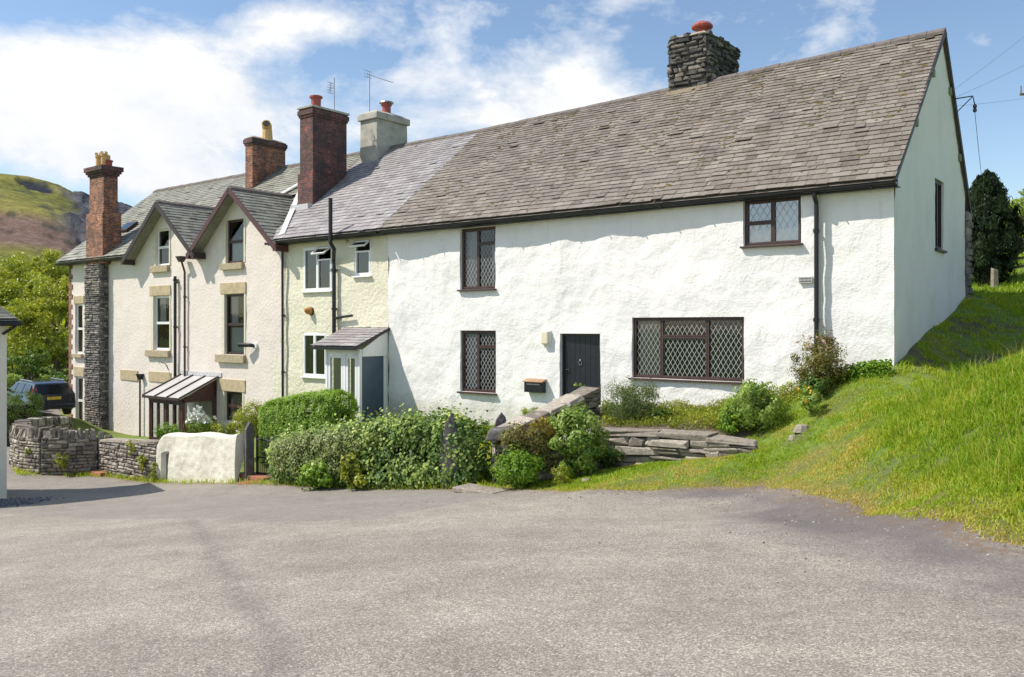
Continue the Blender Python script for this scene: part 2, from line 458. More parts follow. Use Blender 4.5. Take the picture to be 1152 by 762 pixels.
Qr = Q[keep]; used = np.unique(Qr); mp = np.full(nx_*ny_, -1); mp[used] = np.arange(len(used))
road = mesh_arrays('road', np.stack([GX, GY, rz_], -1).reshape(-1, 3)[used], mp[Qr], t.m, smooth=True, cols=rcol.reshape(-1, 4)[used])
props(road, 'worn grey asphalt lane', kind='structure')

# ---------------------------------------------------------------- far hill
az = np.radians(axis([(-85, 3), (-36, .09), (-19, 1.2), (60, 1)]))
rr = axis([(85, 4), (200, 8), (420, 10), (760, 10)])
AZ, RR = np.meshgrid(az, rr)
ex = np.degrees(np.arctan((np.array([-700, -200, 0, 30, 54, 69, 85, 100, 139, 157, 200, 300, 576, 900, 1152, 1800])-576)/F))
ee = np.array([.12, .165, .1795, .176, .170, .165, .157, .150, .143, .137, .125, .10, .08, .07, .06, .05])
EL = np.interp(np.degrees(AZ), ex, ee)
tt = (RR-85)/(760-85)
HX = np.sin(AZ)*RR; HY = np.cos(AZ)*RR
hn = vnoise(HX, HY, .012, 6, 5.5); hf = vnoise(HX, HY, .06, 5, 1.7)
prof = np.minimum(1, tt*1.02)**.92
HZ = EYE-5+(EL*RR*np.cos(AZ)+5)*prof
rock = np.clip((np.degrees(AZ)+27.9+hn*1.2)/1.2, 0, 1)*np.clip((tt-.42+hn*.12)/.12, 0, 1)
HZ += hn*7*np.clip(tt*1.6, 0, 1)*(1-np.clip((tt-.9)/.1, 0, 1))+rock*hf*9*(1-np.clip((tt-.97)/.03, 0, 1)*.6)
field = np.array([.34, .31, .085]); green = np.array([.22, .23, .06]); heath = np.array([.30, .19, .165]); scree = np.array([.20, .20, .22]); dark = np.array([.07, .085, .07])
def lp(a, b, k): return a+(b-a)*k[..., None]
C = np.broadcast_to(green, HX.shape+(3,)).copy()
C = lp(C, field, np.clip(.5+hn*1.6, 0, 1))
hb = np.clip(1-np.abs(tt-.63+hn*.08)/.13, 0, 1)
C = lp(C, heath, np.clip(hb*2.2, 0, 1)*.9)
C = lp(C, dark, np.clip(hf*2.6-.6, 0, 1)*.8)
C = lp(C, lp(np.broadcast_to(scree, C.shape), np.array([.085, .09, .11]), np.clip(.45+hf*1.5, 0, 1)), rock)
# dark quarry pit near the crest
qa = (np.degrees(AZ)-math.degrees(math.atan(ray(40))))/.95; qr = (tt-.945+.012*qa)/.028
pit = np.clip(2.2-(qa**2+qr**2)*1.6, 0, 1)
C = lp(C, np.array([.045, .05, .065]), pit)
HZ -= pit*4
b0, b1 = HX.shape; hi = np.arange(b0*b1).reshape(b0, b1)
Qh = np.stack([hi[:-1, :-1], hi[:-1, 1:], hi[1:, 1:], hi[1:, :-1]], -1).reshape(-1, 4)
t = NT('hill_land'); t.col(t.mix(1.0, t.attr('landcover', 'Color'), t.ramp(t.noise(.11, 10, .78), [(.32, .5), (.5, 1.1), (.68, 1.6)]), 'MULTIPLY')); t.set(Roughness=1.0)
t.bsdf.inputs['Specular IOR Level'].default_value = .1
t.bump(t.noise(.2, 8, .75), 1.0, 6.0)
hills = mesh_arrays('hills', np.stack([HX, HY, HZ], -1).reshape(-1, 3), Qh, t.m, smooth=True, cols=np.concatenate([C, np.ones(C.shape[:2]+(1,))], -1).reshape(-1, 4))
props(hills, 'heather and scree hillside behind the trees', kind='structure')
# ---------------------------------------------------------------- shared materials
M_white = m_render('white_limewash', (.86, .84, .81), stain=(.60, .60, .53), stain_amt=.3, dirt_z=.75, lump=5.5, strength=.55)
M_gable = m_render('white_gable_render', (.85, .81, .785), stain=(.42, .45, .36), stain_amt=.42, lump=2.5, strength=.3)
M_cream = m_render('cream_roughcast', (.78, .74, .58), stain=(.50, .46, .33), stain_amt=.2, lump=8.0, strength=.8)
M_pale = m_render('pale_roughcast', (.78, .70, .635), stain=(.52, .46, .38), stain_amt=.22, lump=9.0, strength=.5)
M_outb = m_render('outbuilding_render', (.80, .76, .64), lump=6.0, strength=.4)
M_garden = m_render('cream_garden_render', (.80, .76, .64), stain=(.34, .34, .24), stain_amt=.7, lump=5.0, strength=.6, dirt_z=.7)
M_slate_old = m_slate('old_slate', [(0, (.11, .088, .072)), (.3, (.17, .143, .120)), (.65, (.215, .184, .156)), (1, (.275, .24, .205))], lich=.36, moss=.7, lichen=(.34, .30, .23))
M_slate_new = m_slate('purple_slate', [(0, (.21, .185, .19)), (.5, (.29, .265, .265)), (1, (.36, .34, .335))], lich=.3, lichen=(.46, .44, .42))
M_slate_grey = m_slate('grey_green_slate', [(0, (.13, .13, .105)), (.5, (.22, .215, .18)), (1, (.32, .31, .26))], lich=.45, lichen=(.40, .39, .30))
M_ridge = simple('ridge_tile', (.15, .125, .11), .85, .35, 6, .5)
M_black = simple('black_paint', (.012, .012, .014), .35, .3, 6)
M_brown = simple('brown_stained_wood', (.060, .032, .027), .5, .3, 9, .2, 90)
M_dkwood = simple('dark_brown_wood', (.040, .025, .022), .5, .3, 9, .2, 90)
M_maroon = simple('maroon_paint', (.085, .032, .030), .5, .25, 7)
M_upvc = simple('white_plastic', (.82, .82, .82), .35, .04, 5)
M_lead = simple('leaded_came', (.42, .43, .42), .5, .15, 30)
M_sand = simple('buff_sandstone', (.47, .38, .24), .9, .22, 5, .5, 40)
M_cstone = simple('cream_painted_stone', (.66, .62, .48), .85, .12, 5, .4, 40)
M_sill = simple('weathered_sill', (.40, .33, .22), .9, .3, 8, .5, 40)
M_navy = simple('navy_door_paint', (.012, .014, .020), .4, .25, 6)
M_blue = simple('blue_grey_panel', (.060, .092, .135), .35, .2, 2)
M_metal = simple('grey_metal', (.35, .35, .36), .4, .2, 12, metallic=.8)
M_iron = simple('black_iron', (.02, .019, .019), .55, .3, 20)
M_terra = simple('red_terracotta', (.34, .075, .06), .6, .25, 8)
M_buff = simple('buff_terracotta', (.62, .40, .17), .75, .22, 8)
M_conc = simple('grey_cement', (.40, .385, .33), .95, .28, 2.5, .5, 18)
M_mortar = simple('mortar_flaunching', (.34, .27, .20), .95, .3, 6, .6, 25)
M_stone = m_stone('slate_rubble', [(0, (.07, .065, .07)), (.4, (.16, .145, .14)), (.75, (.27, .24, .21)), (1, (.38, .34, .29))], lich=.3)
M_core = simple('dark_joint', (.035, .032, .03), .95, .3, 10)
M_brick = m_brick('red_brick', (.50, .17, .09), (.20, .065, .045), soot=.5)
M_brick_or = m_brick('orange_brick', (.56, .20, .085), (.20, .07, .045), soot=.65)
M_brick_dk = m_brick('sooty_brick', (.27, .08, .06), (.09, .04, .04), (.16, .14, .13), soot=.85)
M_glass = m_glass('old_glass')
M_glassb = m_glass('modern_glass', boost=.06, wav=.1)
M_glasss = m_glass('sky_lit_glass', boost=.30, wav=.5)
M_net = simple('net_curtain', (.62, .64, .66), .9, .1, 12)
M_net2 = simple('cream_curtain', (.50, .46, .33), .9, .15, 12)
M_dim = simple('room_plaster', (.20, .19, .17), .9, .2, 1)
M_tarp = simple('lead_flashing', (.55, .55, .55), .5, .2, 8)
M_poly = simple('white_roof_sheet', (.50, .48, .47), .3, .08, 3)
M_cream_lamp = simple('cream_lamp_glass', (.72, .66, .48), .3, .05, 5)
M_amber = simple('amber_lamp_glass', (.45, .20, .04), .3, .2, 5)
M_moss = simple('roof_moss', (.115, .085, .035), .95, .5, 12, .8, 60)

UCR = fu(1006, -.1)                 # right end of the cottage
UL = fu(437)                         # cottage / cream cottage party line
UG = fu(308)                         # cream cottage / gabled house party line
UE = fu(78)                          # far end
def rzf(u): return 7.05+max(0.0, u-UL)*.024
VR = 4.6
def v_at(u, x):
    px, py = CX+RX*u, CY+RY*u; r = ray(x)
    return (r*py-px)/(NX-r*NY)
def zat(x, y, v): return fz(x, y, -v)

# ---------------------------------------------------------------- builders
def fill(bps, step):
    bps = sorted(set(round(b, 5) for b in bps)); out = []
    for a, b in zip(bps[:-1], bps[1:]):
        n = max(1, int(round((b-a)/step)))
        out += [a+(b-a)*i/n for i in range(n)]
    return out+[bps[-1]]
def wall(name, mat, parent, u0, u1, z0, z1, ops, y0=0.0, amp=.03, step=.12, top=None, along='u', seed=0.0, extra=()):
    """wall with real openings and reveals; along 'u' = front, 'v' = side at u=y0"""
    us = fill([u0, u1]+[o[0] for o in ops]+[o[1] for o in ops]+list(extra), step)
    zs = fill([z0, z1]+[o[2] for o in ops]+[o[3] for o in ops], step)
    def pt(a, z, d=0.0):
        k = mnoise.fractal(Vector((a*.8+seed, z*.8, seed)), 1.0, 2.0, 4)*amp
        k += mnoise.fractal(Vector((a*4+seed, z*4, seed+4)), 1.0, 2.0, 3)*amp*.28
        return (a, y0-k+d, z) if along == 'u' else (y0+k-d, a, z)
    V = []; ix = {}
    def vi(i, j):
        a = us[i]; z = zs[j]
        if top: z = min(z, top(a))
        key = (i, round(z, 5))
        if key not in ix: ix[key] = len(V); V.append(pt(a, z))
        return ix[key]
    Fq = []
    for i in range(len(us)-1):
        am = (us[i]+us[i+1])/2
        for j in range(len(zs)-1):
            zm = (zs[j]+zs[j+1])/2
            if any(o[0] < am < o[1] and o[2] < zm < o[3] for o in ops): continue
            q = []
            for w in (vi(i, j), vi(i+1, j), vi(i+1, j+1), vi(i, j+1)):
                if w not in q: q.append(w)
            if len(q) > 2: Fq.append(q)
    for o in ops:
        ia, ib = us.index(round(o[0], 5)) if round(o[0], 5) in us else min(range(len(us)), key=lambda i: abs(us[i]-o[0])), min(range(len(us)), key=lambda i: abs(us[i]-o[1]))
        ja, jb = min(range(len(zs)), key=lambda i: abs(zs[i]-o[2])), min(range(len(zs)), key=lambda i: abs(zs[i]-o[3]))
        ring = [(i, ja) for i in range(ia, ib)]+[(ib, j) for j in range(ja, jb)]+[(i, jb) for i in range(ib, ia, -1)]+[(ia, j) for j in range(jb, ja, -1)]
        dep = o[4]
        back = []
        for i, j in ring:
            back.append(len(V)); V.append((us[i], y0+dep, zs[j]) if along == 'u' else (y0-dep, us[i], zs[j]))
        n = len(ring)
        for k in range(n):
            k2 = (k+1) % n
            Fq.append([vi(*ring[k]), vi(*ring[k2]), back[k2], back[k]])
    mb = MB(); mb.v = V; mb.f = Fq; mb.t = [.5]*len(Fq)
    o = mb.build(name, mat, parent, MH)
    me = o.data
    me.polygons.foreach_set('use_smooth', np.ones(len(me.polygons), dtype=bool))
    try: me.set_sharp_from_angle(angle=.7)
    except Exception: pass
    return o

def slates(mb, O, A, La, S, Ls, expo=.26, wr=(.3, .55), keep=None, thick=.016, jit=.008, dim=.25):
    O = Vector(O); A = Vector(A).normalized(); S = Vector(S).normalized(); N = A.cross(S)
    if N.z < 0: N = -N
    t = 0.0; row = 0
    while t < Ls-.02:
        e = expo*(1-dim*t/Ls)
        top = min(Ls, t+e*1.45)
        a = -rnd.uniform(0, wr[1])
        while a < La:
            w = rnd.uniform(*wr)*(1-dim*.5*t/Ls)
            a0, a1 = max(0, a+.004), min(La, a+w-.004); a += w
            if a1-a0 < .03: continue
            if keep and not keep((a0+a1)/2, t+e*.5): continue
            lift = .030+rnd.uniform(0, jit)+(rnd.uniform(.01, .03) if rnd.random() < .03 else 0)
            s0 = t+rnd.uniform(-1, 1)*.010-(rnd.uniform(.02, .05) if rnd.random() < .02 else 0)
            sk = rnd.uniform(-1, 1)*.008
            tt = min(1, max(0, rnd.gauss(.5, .22)))
            P = lambda aa, ss, nn: O+A*aa+S*ss+N*nn
            p = [P(a0, s0-sk, lift-thick), P(a1, s0+sk, lift-thick), P(a1, top, -.004), P(a0, top, -.004),
                 P(a0, s0-sk, lift), P(a1, s0+sk, lift), P(a1, top, thick*.3), P(a0, top, thick*.3)]
            mb.add(p, [(4, 5, 6, 7), (0, 1, 5, 4), (1, 2, 6, 5), (3, 0, 4, 7)], tt)
        t += e; row += 1

def ridge_tiles(mb, a, b, L=.42, w=.17, h=.05):
    a = Vector(a); b = Vector(b); D = (b-a); n = max(1, int(D.length/L)); dn = D.normalized(); sd = dn.cross(Vector((0, 0, 1))).normalized()
    for i in range(n):
        p = a+D*(i/n); q = a+D*((i+.97)/n); z = rnd.uniform(-.008, .008)
        up = Vector((0, 0, h+z)); dr = Vector((0, 0, -w*.72))
        mb.cur = rnd.random()
        for s in (-1, 1):
            o = sd*(w*s)
            mb.hexa([p+dr*1.2+o, q+dr*1.2+o, q+Vector((0, 0, -.03)), p+Vector((0, 0, -.03)), p+dr+o+up, q+dr+o+up, q+up, p+up])

def window(parent, u0, u1, z0, z1, yf, fm, lights, gm=None, fr=.05, cas=.04, lead=False, sill=None, sillm=None, curt=(), along='u', name='window', cm=None, dep=.06, opensash=()):
    """frame at depth yf (front face yf-dep); lights = list of (a0,a1,b0,b1) in 0..1; returns the frame object"""
    gm = gm or M_glass
    def B(mb, a0, a1, d0, d1, b0, b1):
        if along == 'u': mb.box(a0, a1, d0, d1, b0, b1)
        else: mb.box(-d1, -d0, a0, a1, b0, b1)
    m = MB(); W, Hh = u1-u0, z1-z0
    B(m, u0, u1, yf-dep, yf, z0, z0+fr); B(m, u0, u1, yf-dep, yf, z1-fr, z1)
    B(m, u0, u0+fr, yf-dep, yf, z0+fr, z1-fr); B(m, u1-fr, u1, yf-dep, yf, z0+fr, z1-fr)
    rects = []
    for a0, a1, b0, b1 in lights:
        x0, x1, y0, y1 = u0+a0*W, u0+a1*W, z0+b0*Hh, z0+b1*Hh
        x0 += fr*.7 if a0 == 0 else 0; x1 -= fr*.7 if a1 == 1 else 0
        y0 += fr*.7 if b0 == 0 else 0; y1 -= fr*.7 if b1 == 1 else 0
        y_0, y_1 = yf-dep-.012, yf-.004
        B(m, x0+.003, x1-.003, y_0, y_1, y0+.003, y0+cas); B(m, x0+.003, x1-.003, y_0, y_1, y1-cas, y1-.003)
        B(m, x0+.003, x0+cas, y_0, y_1, y0+cas, y1-cas); B(m, x1-cas, x1-.003, y_0, y_1, y0+cas, y1-cas)
        rects.append((x0+cas, x1-cas, y0+cas, y1-cas))
    fo = m.build(name, fm, parent, MH)
    g = MB()
    for x0, x1, y0, y1 in rects:
        yy = yf-dep*.45
        if along == 'u': g.quad((x0-.004, yy, y0-.004), (x1+.004, yy, y0-.004), (x1+.004, yy, y1+.004), (x0-.004, yy, y1+.004))
        else: g.quad((-yy, x0-.004, y0-.004), (-yy, x1+.004, y0-.004), (-yy, x1+.004, y1+.004), (-yy, x0-.004, y1+.004))
    g.build('pane', gm, fo, MH)
    if lead:
        l = MB(); yy = yf-dep*.45-.006; sw = lead if isinstance(lead, float) else .105; hw = .0048
        for x0, x1, y0, y1 in rects:
            k = 1.6
            for sgn in (1, -1):
                c0 = -((x1-x0)*k); c = c0
                while c < (y1-y0)+(x1-x0)*k:
                    # line z = y0 + c + k*(x-x0) (sgn 1) or mirrored
                    pts = []
                    xa = max(0, (-c)/k); xb = min(x1-x0, (y1-y0-c)/k)
                    if xb-xa > .02:
                        za, zb = c+k*xa, c+k*xb
                        if sgn == 1: A_, B_ = (x0+xa, y0+za), (x0+xb, y0+zb)
                        else: A_, B_ = (x1-xa, y0+za), (x1-xb, y0+zb)
                        dx, dz = B_[0]-A_[0], B_[1]-A_[1]; L = math.hypot(dx, dz); nx, nz = -dz/L*hw, dx/L*hw
                        f = (lambda x, y, z: (x, y, z)) if along == 'u' else (lambda x, y, z: (-y, x, z))
                        yo = yy-(.001 if sgn == 1 else .003)
                        l.quad(f(A_[0]-nx, yo, A_[1]-nz), f(B_[0]-nx, yo, B_[1]-nz), f(B_[0]+nx, yo, B_[1]+nz), f(A_[0]+nx, yo, A_[1]+nz))
                        l.quad(f(A_[0]-nx, yo+.005, A_[1]-nz), f(A_[0]+nx, yo+.005, A_[1]+nz), f(B_[0]+nx, yo+.005, B_[1]+nz), f(B_[0]-nx, yo+.005, B_[1]-nz))
                    c += sw*k
        l.build('leading', M_lead, fo, MH)
    if sill is not None:
        s = MB(); o, h, p = sill
        B(s, u0-o, u1+o, yf-p, yf-dep*.5, z0-h, z0-.003)
        s.build('sill', sillm or fm, fo, MH, bevel=.006)
    for i, (a0, a1, b0, b1) in enumerate(curt):
        c = MB(); x0, x1, y0, y1 = u0+a0*W, u0+a1*W, z0+b0*Hh, z0+b1*Hh
        n = max(6, int((x1-x0)/.02)); yb = yf+.10
        f = (lambda x, y, z: (x, y, z)) if along == 'u' else (lambda x, y, z: (-y, x, z))
        col = [(x0+(x1-x0)*q/n, yb+.018*math.sin(q*1.25+i)) for q in range(n+1)]
        for (xa, ya), (xb, yb_) in zip(col[:-1], col[1:]): c.quad(f(xa, ya, y0), f(xb, yb_, y0), f(xb, yb_, y1), f(xa, ya, y1))
        c.build('curtain', cm or M_net, fo, MH, smooth=True)
    return fo
def pxbox(x0, y0, x1, y1, p=0.0):
    xm = (x0+x1)/2
    return fu(x0, p), fu(x1, p), fz(xm, y1, p), fz(xm, y0, p)

def pot(parent, u, v, z, r, h, mat, kind='plain', name='chimney_pot'):
    m = MB()
    if kind == 'mushroom': prof = [(r*.85, 0), (r*.8, h*.45), (r*.9, h*.5), (r*1.5, h*.62), (r*1.55, h*.72), (r*1.2, h*.88), (r*.5, h), (.001, h*1.02)]
    elif kind == 'lip': prof = [(r*.85, 0), (r*.95, h*.2), (r*.8, h*.25), (r*.85, h*.8), (r*1.12, h*.84), (r*1.12, h*.95), (r*.9, h), (r*.65, h*.99), (r*.6, h*.7)]
    else: prof = [(r*1.05, 0), (r*1.05, h*.12), (r*.85, h*.16), (r*.8, h*.8), (r, h*.84), (r, h), (r*.75, h), (r*.7, h*.75)]
    m.lathe((u, v, z), prof, 16)
    if kind == 'crown':
        for k in range(6):
            q = k*math.pi/3
            m.obox((u+math.cos(q)*r*.85, v+math.sin(q)*r*.85, z+h*1.08), (-math.sin(q), math.cos(q), 0), (math.cos(q), math.sin(q), 0), (0, 0, 1), r*.22, r*.12, h*.09)
    return m.build(name, mat, parent, MH, smooth=False, bevel=0)

def stone_face(mb, O, A, Lf, Nrm, H0, Hf, ch=(.07, .16), cl=(.15, .45), depth=.1, jit=.014, top=None, base=None, proud=.05):
    """courses of rough stones on a face; O origin, A along, Nrm outward"""
    O = Vector(O); A = Vector(A).normalized(); Nn = Vector(Nrm).normalized(); Z = Vector((0, 0, 1))
    z = H0
    while z < Hf-.02:
        h = min(rnd.uniform(*ch), Hf-z)
        if Hf-z-h < ch[0]*.6: h = Hf-z
        a = -rnd.uniform(0, cl[0])
        while a < Lf:
            w = rnd.uniform(*cl); a0, a1 = max(0, a), min(Lf, a+w); a += w
            if a1-a0 < .03: continue
            zz0, zz1 = z, z+h
            am = (a0+a1)/2
            if top is not None:
                tp = top(am)
                if zz0 > tp-.02: continue
                zz1 = min(zz1, tp)
            if base is not None and zz1 < base(am): continue
            g = .008; pr = rnd.uniform(.0, proud)
            def pt(aa, zz, nn): return O+A*(aa+rnd.uniform(-jit, jit))+Z*(zz+rnd.uniform(-jit, jit)*.7)+Nn*nn
            bk = [pt(a0+g, zz0+g, -depth), pt(a1-g, zz0+g, -depth), pt(a1-g, zz1-g, -depth), pt(a0+g, zz1-g, -depth)]
            md = [pt(a0+g, zz0+g, pr*.5), pt(a1-g, zz0+g, pr*.5), pt(a1-g, zz1-g, pr*.5), pt(a0+g, zz1-g, pr*.5)]
            i = min(.03, h*.25, (a1-a0)*.2)
            ft = [pt(a0+g+i, zz0+g+i, pr+.02), pt(a1-g-i, zz0+g+i, pr+.02), pt(a1-g-i, zz1-g-i, pr+.02), pt(a0+g+i, zz1-g-i, pr+.02)]
            mb.add(bk+md+ft, [(0, 1, 5, 4), (1, 2, 6, 5), (2, 3, 7, 6), (3, 0, 4, 7), (4, 5, 9, 8), (5, 6, 10, 9), (6, 7, 11, 10), (7, 4, 8, 11), (8, 9, 10, 11)], min(1, max(0, rnd.gauss(.5, .25))))
        z += h

def pipe(parent, pts, r, mat, name='downpipe', collars=(), n=10, sub=None):
    m = MB(); m.tube(pts, r, n)
    for c in collars:
        m.tube([Vector(c)-Vector((0, 0, .04)), Vector(c)+Vector((0, 0, .04))], r*1.35, n)
        m.box(c[0]-r*.4, c[0]+r*.4, c[1], c[1]+.12, c[2]-.02, c[2]+.02)
    return m.build(name, mat, parent, MH, smooth=False)

def gutter(parent, u0, u1, y=None, z=2.98, r=.062, mat=None, sag=.01):
    m = MB(); n = int((u1-u0)/.5)+1
    rows = []; y_ = y
    for i in range(n+1):
        u = u0+(u1-u0)*i/n; zz = z+sag*math.sin(i*1.7); arc = []; y = YE(u)-.02
        for k in range(7):
            q = math.pi+math.pi*k/6; arc.append((u, y+r*math.cos(q), zz+r*math.sin(q)))
        for k in range(7):
            q = 2*math.pi-math.pi*k/6; arc.append((u, y+(r-.012)*math.cos(q), zz+(r-.012)*math.sin(q)))
        rows.append(arc)
    for a, b in zip(rows[:-1], rows[1:]):
        for k in range(14): m.quad(a[k], b[k], b[(k+1) % 14], a[(k+1) % 14])
    for a in (rows[0], rows[-1]): m.add(a[:7], [tuple(range(7))])
    for i in range(0, n+1, 2):
        u = u0+(u1-u0)*i/n; y = YE(u)-.02; m.box(u-.015, u+.015, y-.075, y+.11, z-.072, z-.06)
    # fascia board behind the gutter
    y0, y1 = YE(u0)-.02, YE(u1)-.02
    for a, b, z0, z1 in ((.085, .12, z-.09, z+.06), (.121, None, z-.075, z-.06)):
        c0, c1 = (y0+b, y1+b) if b else (.05, .15)
        m.hexa([(u0, y0+a, z0), (u1, y1+a, z0), (u1, c1, z0), (u0, c0, z0), (u0, y0+a, z1), (u1, y1+a, z1), (u1, c1, z1), (u0, c0, z1)])
    return m.build('gutter', mat or M_black, parent, MH)

def shell(parent, name, u0, u1, mat, zb, zt=3.0, left=True, right=True, vb=7.5):
    """party walls and back wall so no daylight falls through the house"""
    m = MB(); e = .03
    m.box(u0+.2, u1-.2, vb-.15, vb, zb, zt+.2)
    if left: m.box(u0+.02, u0+.15, .3, vb-.16, zb, zt+.6)
    if right: m.box(u1-.15, u1-.02, .3, vb-.16, zb, zt+.6)
    m.box(u0+.2, u1-.2, 1.9, 2.0, zb, zt+.9)        # inner partition a little behind the windows
    m.box(u0+.2, u1-.2, .36, 1.89, .1, .3)          # first floor
    return m.build(name, mat, parent, MH)

def YE(u): return -.40+max(0.0, min(1.0, (u-UL)/(UCR-UL)))*.22
def main_roof(parent, u0, u1, mat, expo, wr, keep=None, rear_ze=3.2, ver=0.0, jit=.008, thick=.016):
    m = MB(); n = max(1, int((u1-u0)/2.0))
    for i in range(n):
        a, b = u0+(u1-u0)*i/n, u0+(u1-u0)*(i+1)/n
        ra, rb = rzf(a), rzf(b)
        ye = YE(a); ye2 = YE(b); Sa = Vector((0, VR-(ye+ye2)/2, (ra+rb)/2-3.08)); L = Sa.length
        k = (lambda q, t, a=a, S=Sa.normalized(): keep(a+q, -.4+S.y*t)) if keep else None
        slates(m, (a, ye, 3.08), (b-a, ye2-ye, 0), b-a+(.004 if i < n-1 else 0), Sa, L, expo, wr, k, jit=jit, thick=thick)
    # decking under the slates (columns), front and back slopes
    nc = max(2, int((u1-u0)/.25)); nr = 24
    for i in range(nc):
        a, b = u0+(u1-u0)*i/nc, u0+(u1-u0)*(i+1)/nc
        for j in range(nr):
            y0, y1 = -.4+(VR+.4)*j/nr, -.4+(VR+.4)*(j+1)/nr
            if keep and not keep((a+b)/2, (y0+y1)/2): continue
            f = lambda u, y: (u, VR-(VR-y)*(VR-YE(u))/(VR+.4), 3.05+(rzf(u)-3.08)*(y+.4)/(VR+.4)-.02)
            m.quad(f(a, y0), f(b, y0), f(b, y1), f(a, y1), .3)
    ra, rb = rzf(u0), rzf(u1)
    m.quad((u0, VR, ra), (u1, VR, rb), (u1, 7.9, rear_ze), (u0, 7.9, rear_ze), .5)
    m.quad((u0, VR, ra-.05), (u0, 7.9, rear_ze-.05), (u1, 7.9, rear_ze-.05), (u1, VR, rb-.05), .5)
    return m.build('roof', mat, parent, MH)

def chimney_px(xl, xm, xr, yb, yt):
    """plan box of a stack from its front face edges, its far side edge, base and top"""
    u0, v0, z0 = roofhit(xl, yb)
    u1 = fu(xm, -v0); v1 = v_at(u1, xr)
    return u0, u1, v0, v1, z0, zat(xl, yt, v0)

# ================================================================ WHITE COTTAGE
def hroot(name, label, cat, u, z): 
    x, y = xy(u, 0); return root(name, label, cat, (x, y, EYE+z), math.atan2(RY, RX))
cot = hroot('white_cottage', 'long whitewashed cottage with leaded brown windows, black front door and mossy slate roof', 'cottage', (UL+UCR)/2, -2.2)
w1 = pxbox(518, 256, 557.5, 325.5); w2 = pxbox(518, 372, 557.5, 441.5); w3 = pxbox(836.5, 223, 901, 275.5); w4 = pxbox(711, 357, 837, 427.5)
dr = pxbox(629.5, 375.5, 675.5, 452)
US = fu(919)
ops = [(a, b, c, d, .16) for a, b, c, d in (w1, w2, w3, w4)]+[(dr[0], dr[1], dr[2]-.1, dr[3], .22)]
wl = wall('wall', M_white, cot, UL+.004, US, -4.0, 3.02, ops, 0.0, .05, .10, seed=1.3)
wall('wall', M_white, cot, fu(919, -.1), UCR, -2.2, 3.02, [], .10, .035, .10, seed=4.1)
m = MB(); m.quad((US, -.01, -2.2), (US, .3, -2.2), (US, .3, 3.02), (US, -.01, 3.02)); m.quad((US-.01, .09, -2.2), (fu(919, -.1)+.02, .10, -2.2), (fu(919, -.1)+.02, .10, 3.02), (US-.01, .09, 3.02)); m.build('wall', M_white, cot, MH)
def gtop(v):
    zf = 3.08+(rzf(UCR)-3.08)*(v-YE(UCR))/(VR-YE(UCR)); zb = rzf(UCR)-(rzf(UCR)-3.3)*(v-VR)/(7.9-VR)
    return min(zf, zb)-.06
gv0, gv1 = v_at(UCR, 1051.6), v_at(UCR, 1061.4)
dg = CY+RY*UCR+NY*(gv0+gv1)/2
gz0, gz1 = (368-281)/F*dg, (368-203)/F*dg
wall('gable_wall', M_gable, cot, .10, 7.5, -2.0, 7.5, [(gv0, gv1, gz0, gz1, .14)], UCR, .025, .14, top=gtop, along='v', seed=8.8)
m = MB(); m.box(UL+.3, UCR-.3, 7.35, 7.5, -4, 3.2); m.box(UL+.02, UL+.2, .3, 7.3, -4, 3.3); m.build('back_wall', M_gable, cot, MH)
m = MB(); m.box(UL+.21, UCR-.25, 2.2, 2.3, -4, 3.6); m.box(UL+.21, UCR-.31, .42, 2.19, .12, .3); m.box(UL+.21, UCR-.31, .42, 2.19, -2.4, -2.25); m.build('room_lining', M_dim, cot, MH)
EXC = []
rf = main_roof(cot, UL, UCR+.10, M_slate_old, .205, (.22, .44), jit=.013, rear_ze=3.3, thick=.018)
m = MB(); ridge_tiles(m, (UL, VR, rzf(UL)+.03), (UCR+.10, VR, rzf(UCR)+.03)); m.build('ridge_tiles', M_ridge, rf, MH)
m = MB()
for _ in range(900):
    u = rnd.uniform(UL, UCR); y = -.4+5.0*rnd.random()**.9
    if mnoise.noise(Vector((u*.45, y*.6, 2))) < -.05 and rnd.random() < .8: continue
    z = 3.08+(rzf(u)-3.08)*(y+.4)/5.0; y = VR-(VR-y)*(VR-YE(u))/(VR+.4)
    a, b = rnd.uniform(.03, .13), rnd.uniform(.02, .035)
    n = 7; c = len(m.v)
    top = (u, y-.01, z+.045+b*.4)
    rim = [(u+a*math.cos(q*2*math.pi/n)*rnd.uniform(.7, 1.2), y+b*math.sin(q*2*math.pi/n), z+.018+.8*b*math.sin(q*2*math.pi/n)) for q in range(n)]
    m.add(rim+[top], [(q, (q+1) % n, n) for q in range(n)])
mo = m.build('moss', M_moss, rf, MH); mo['kind'] = 'stuff'
gutter(cot, UL+.05, UCR+.12)
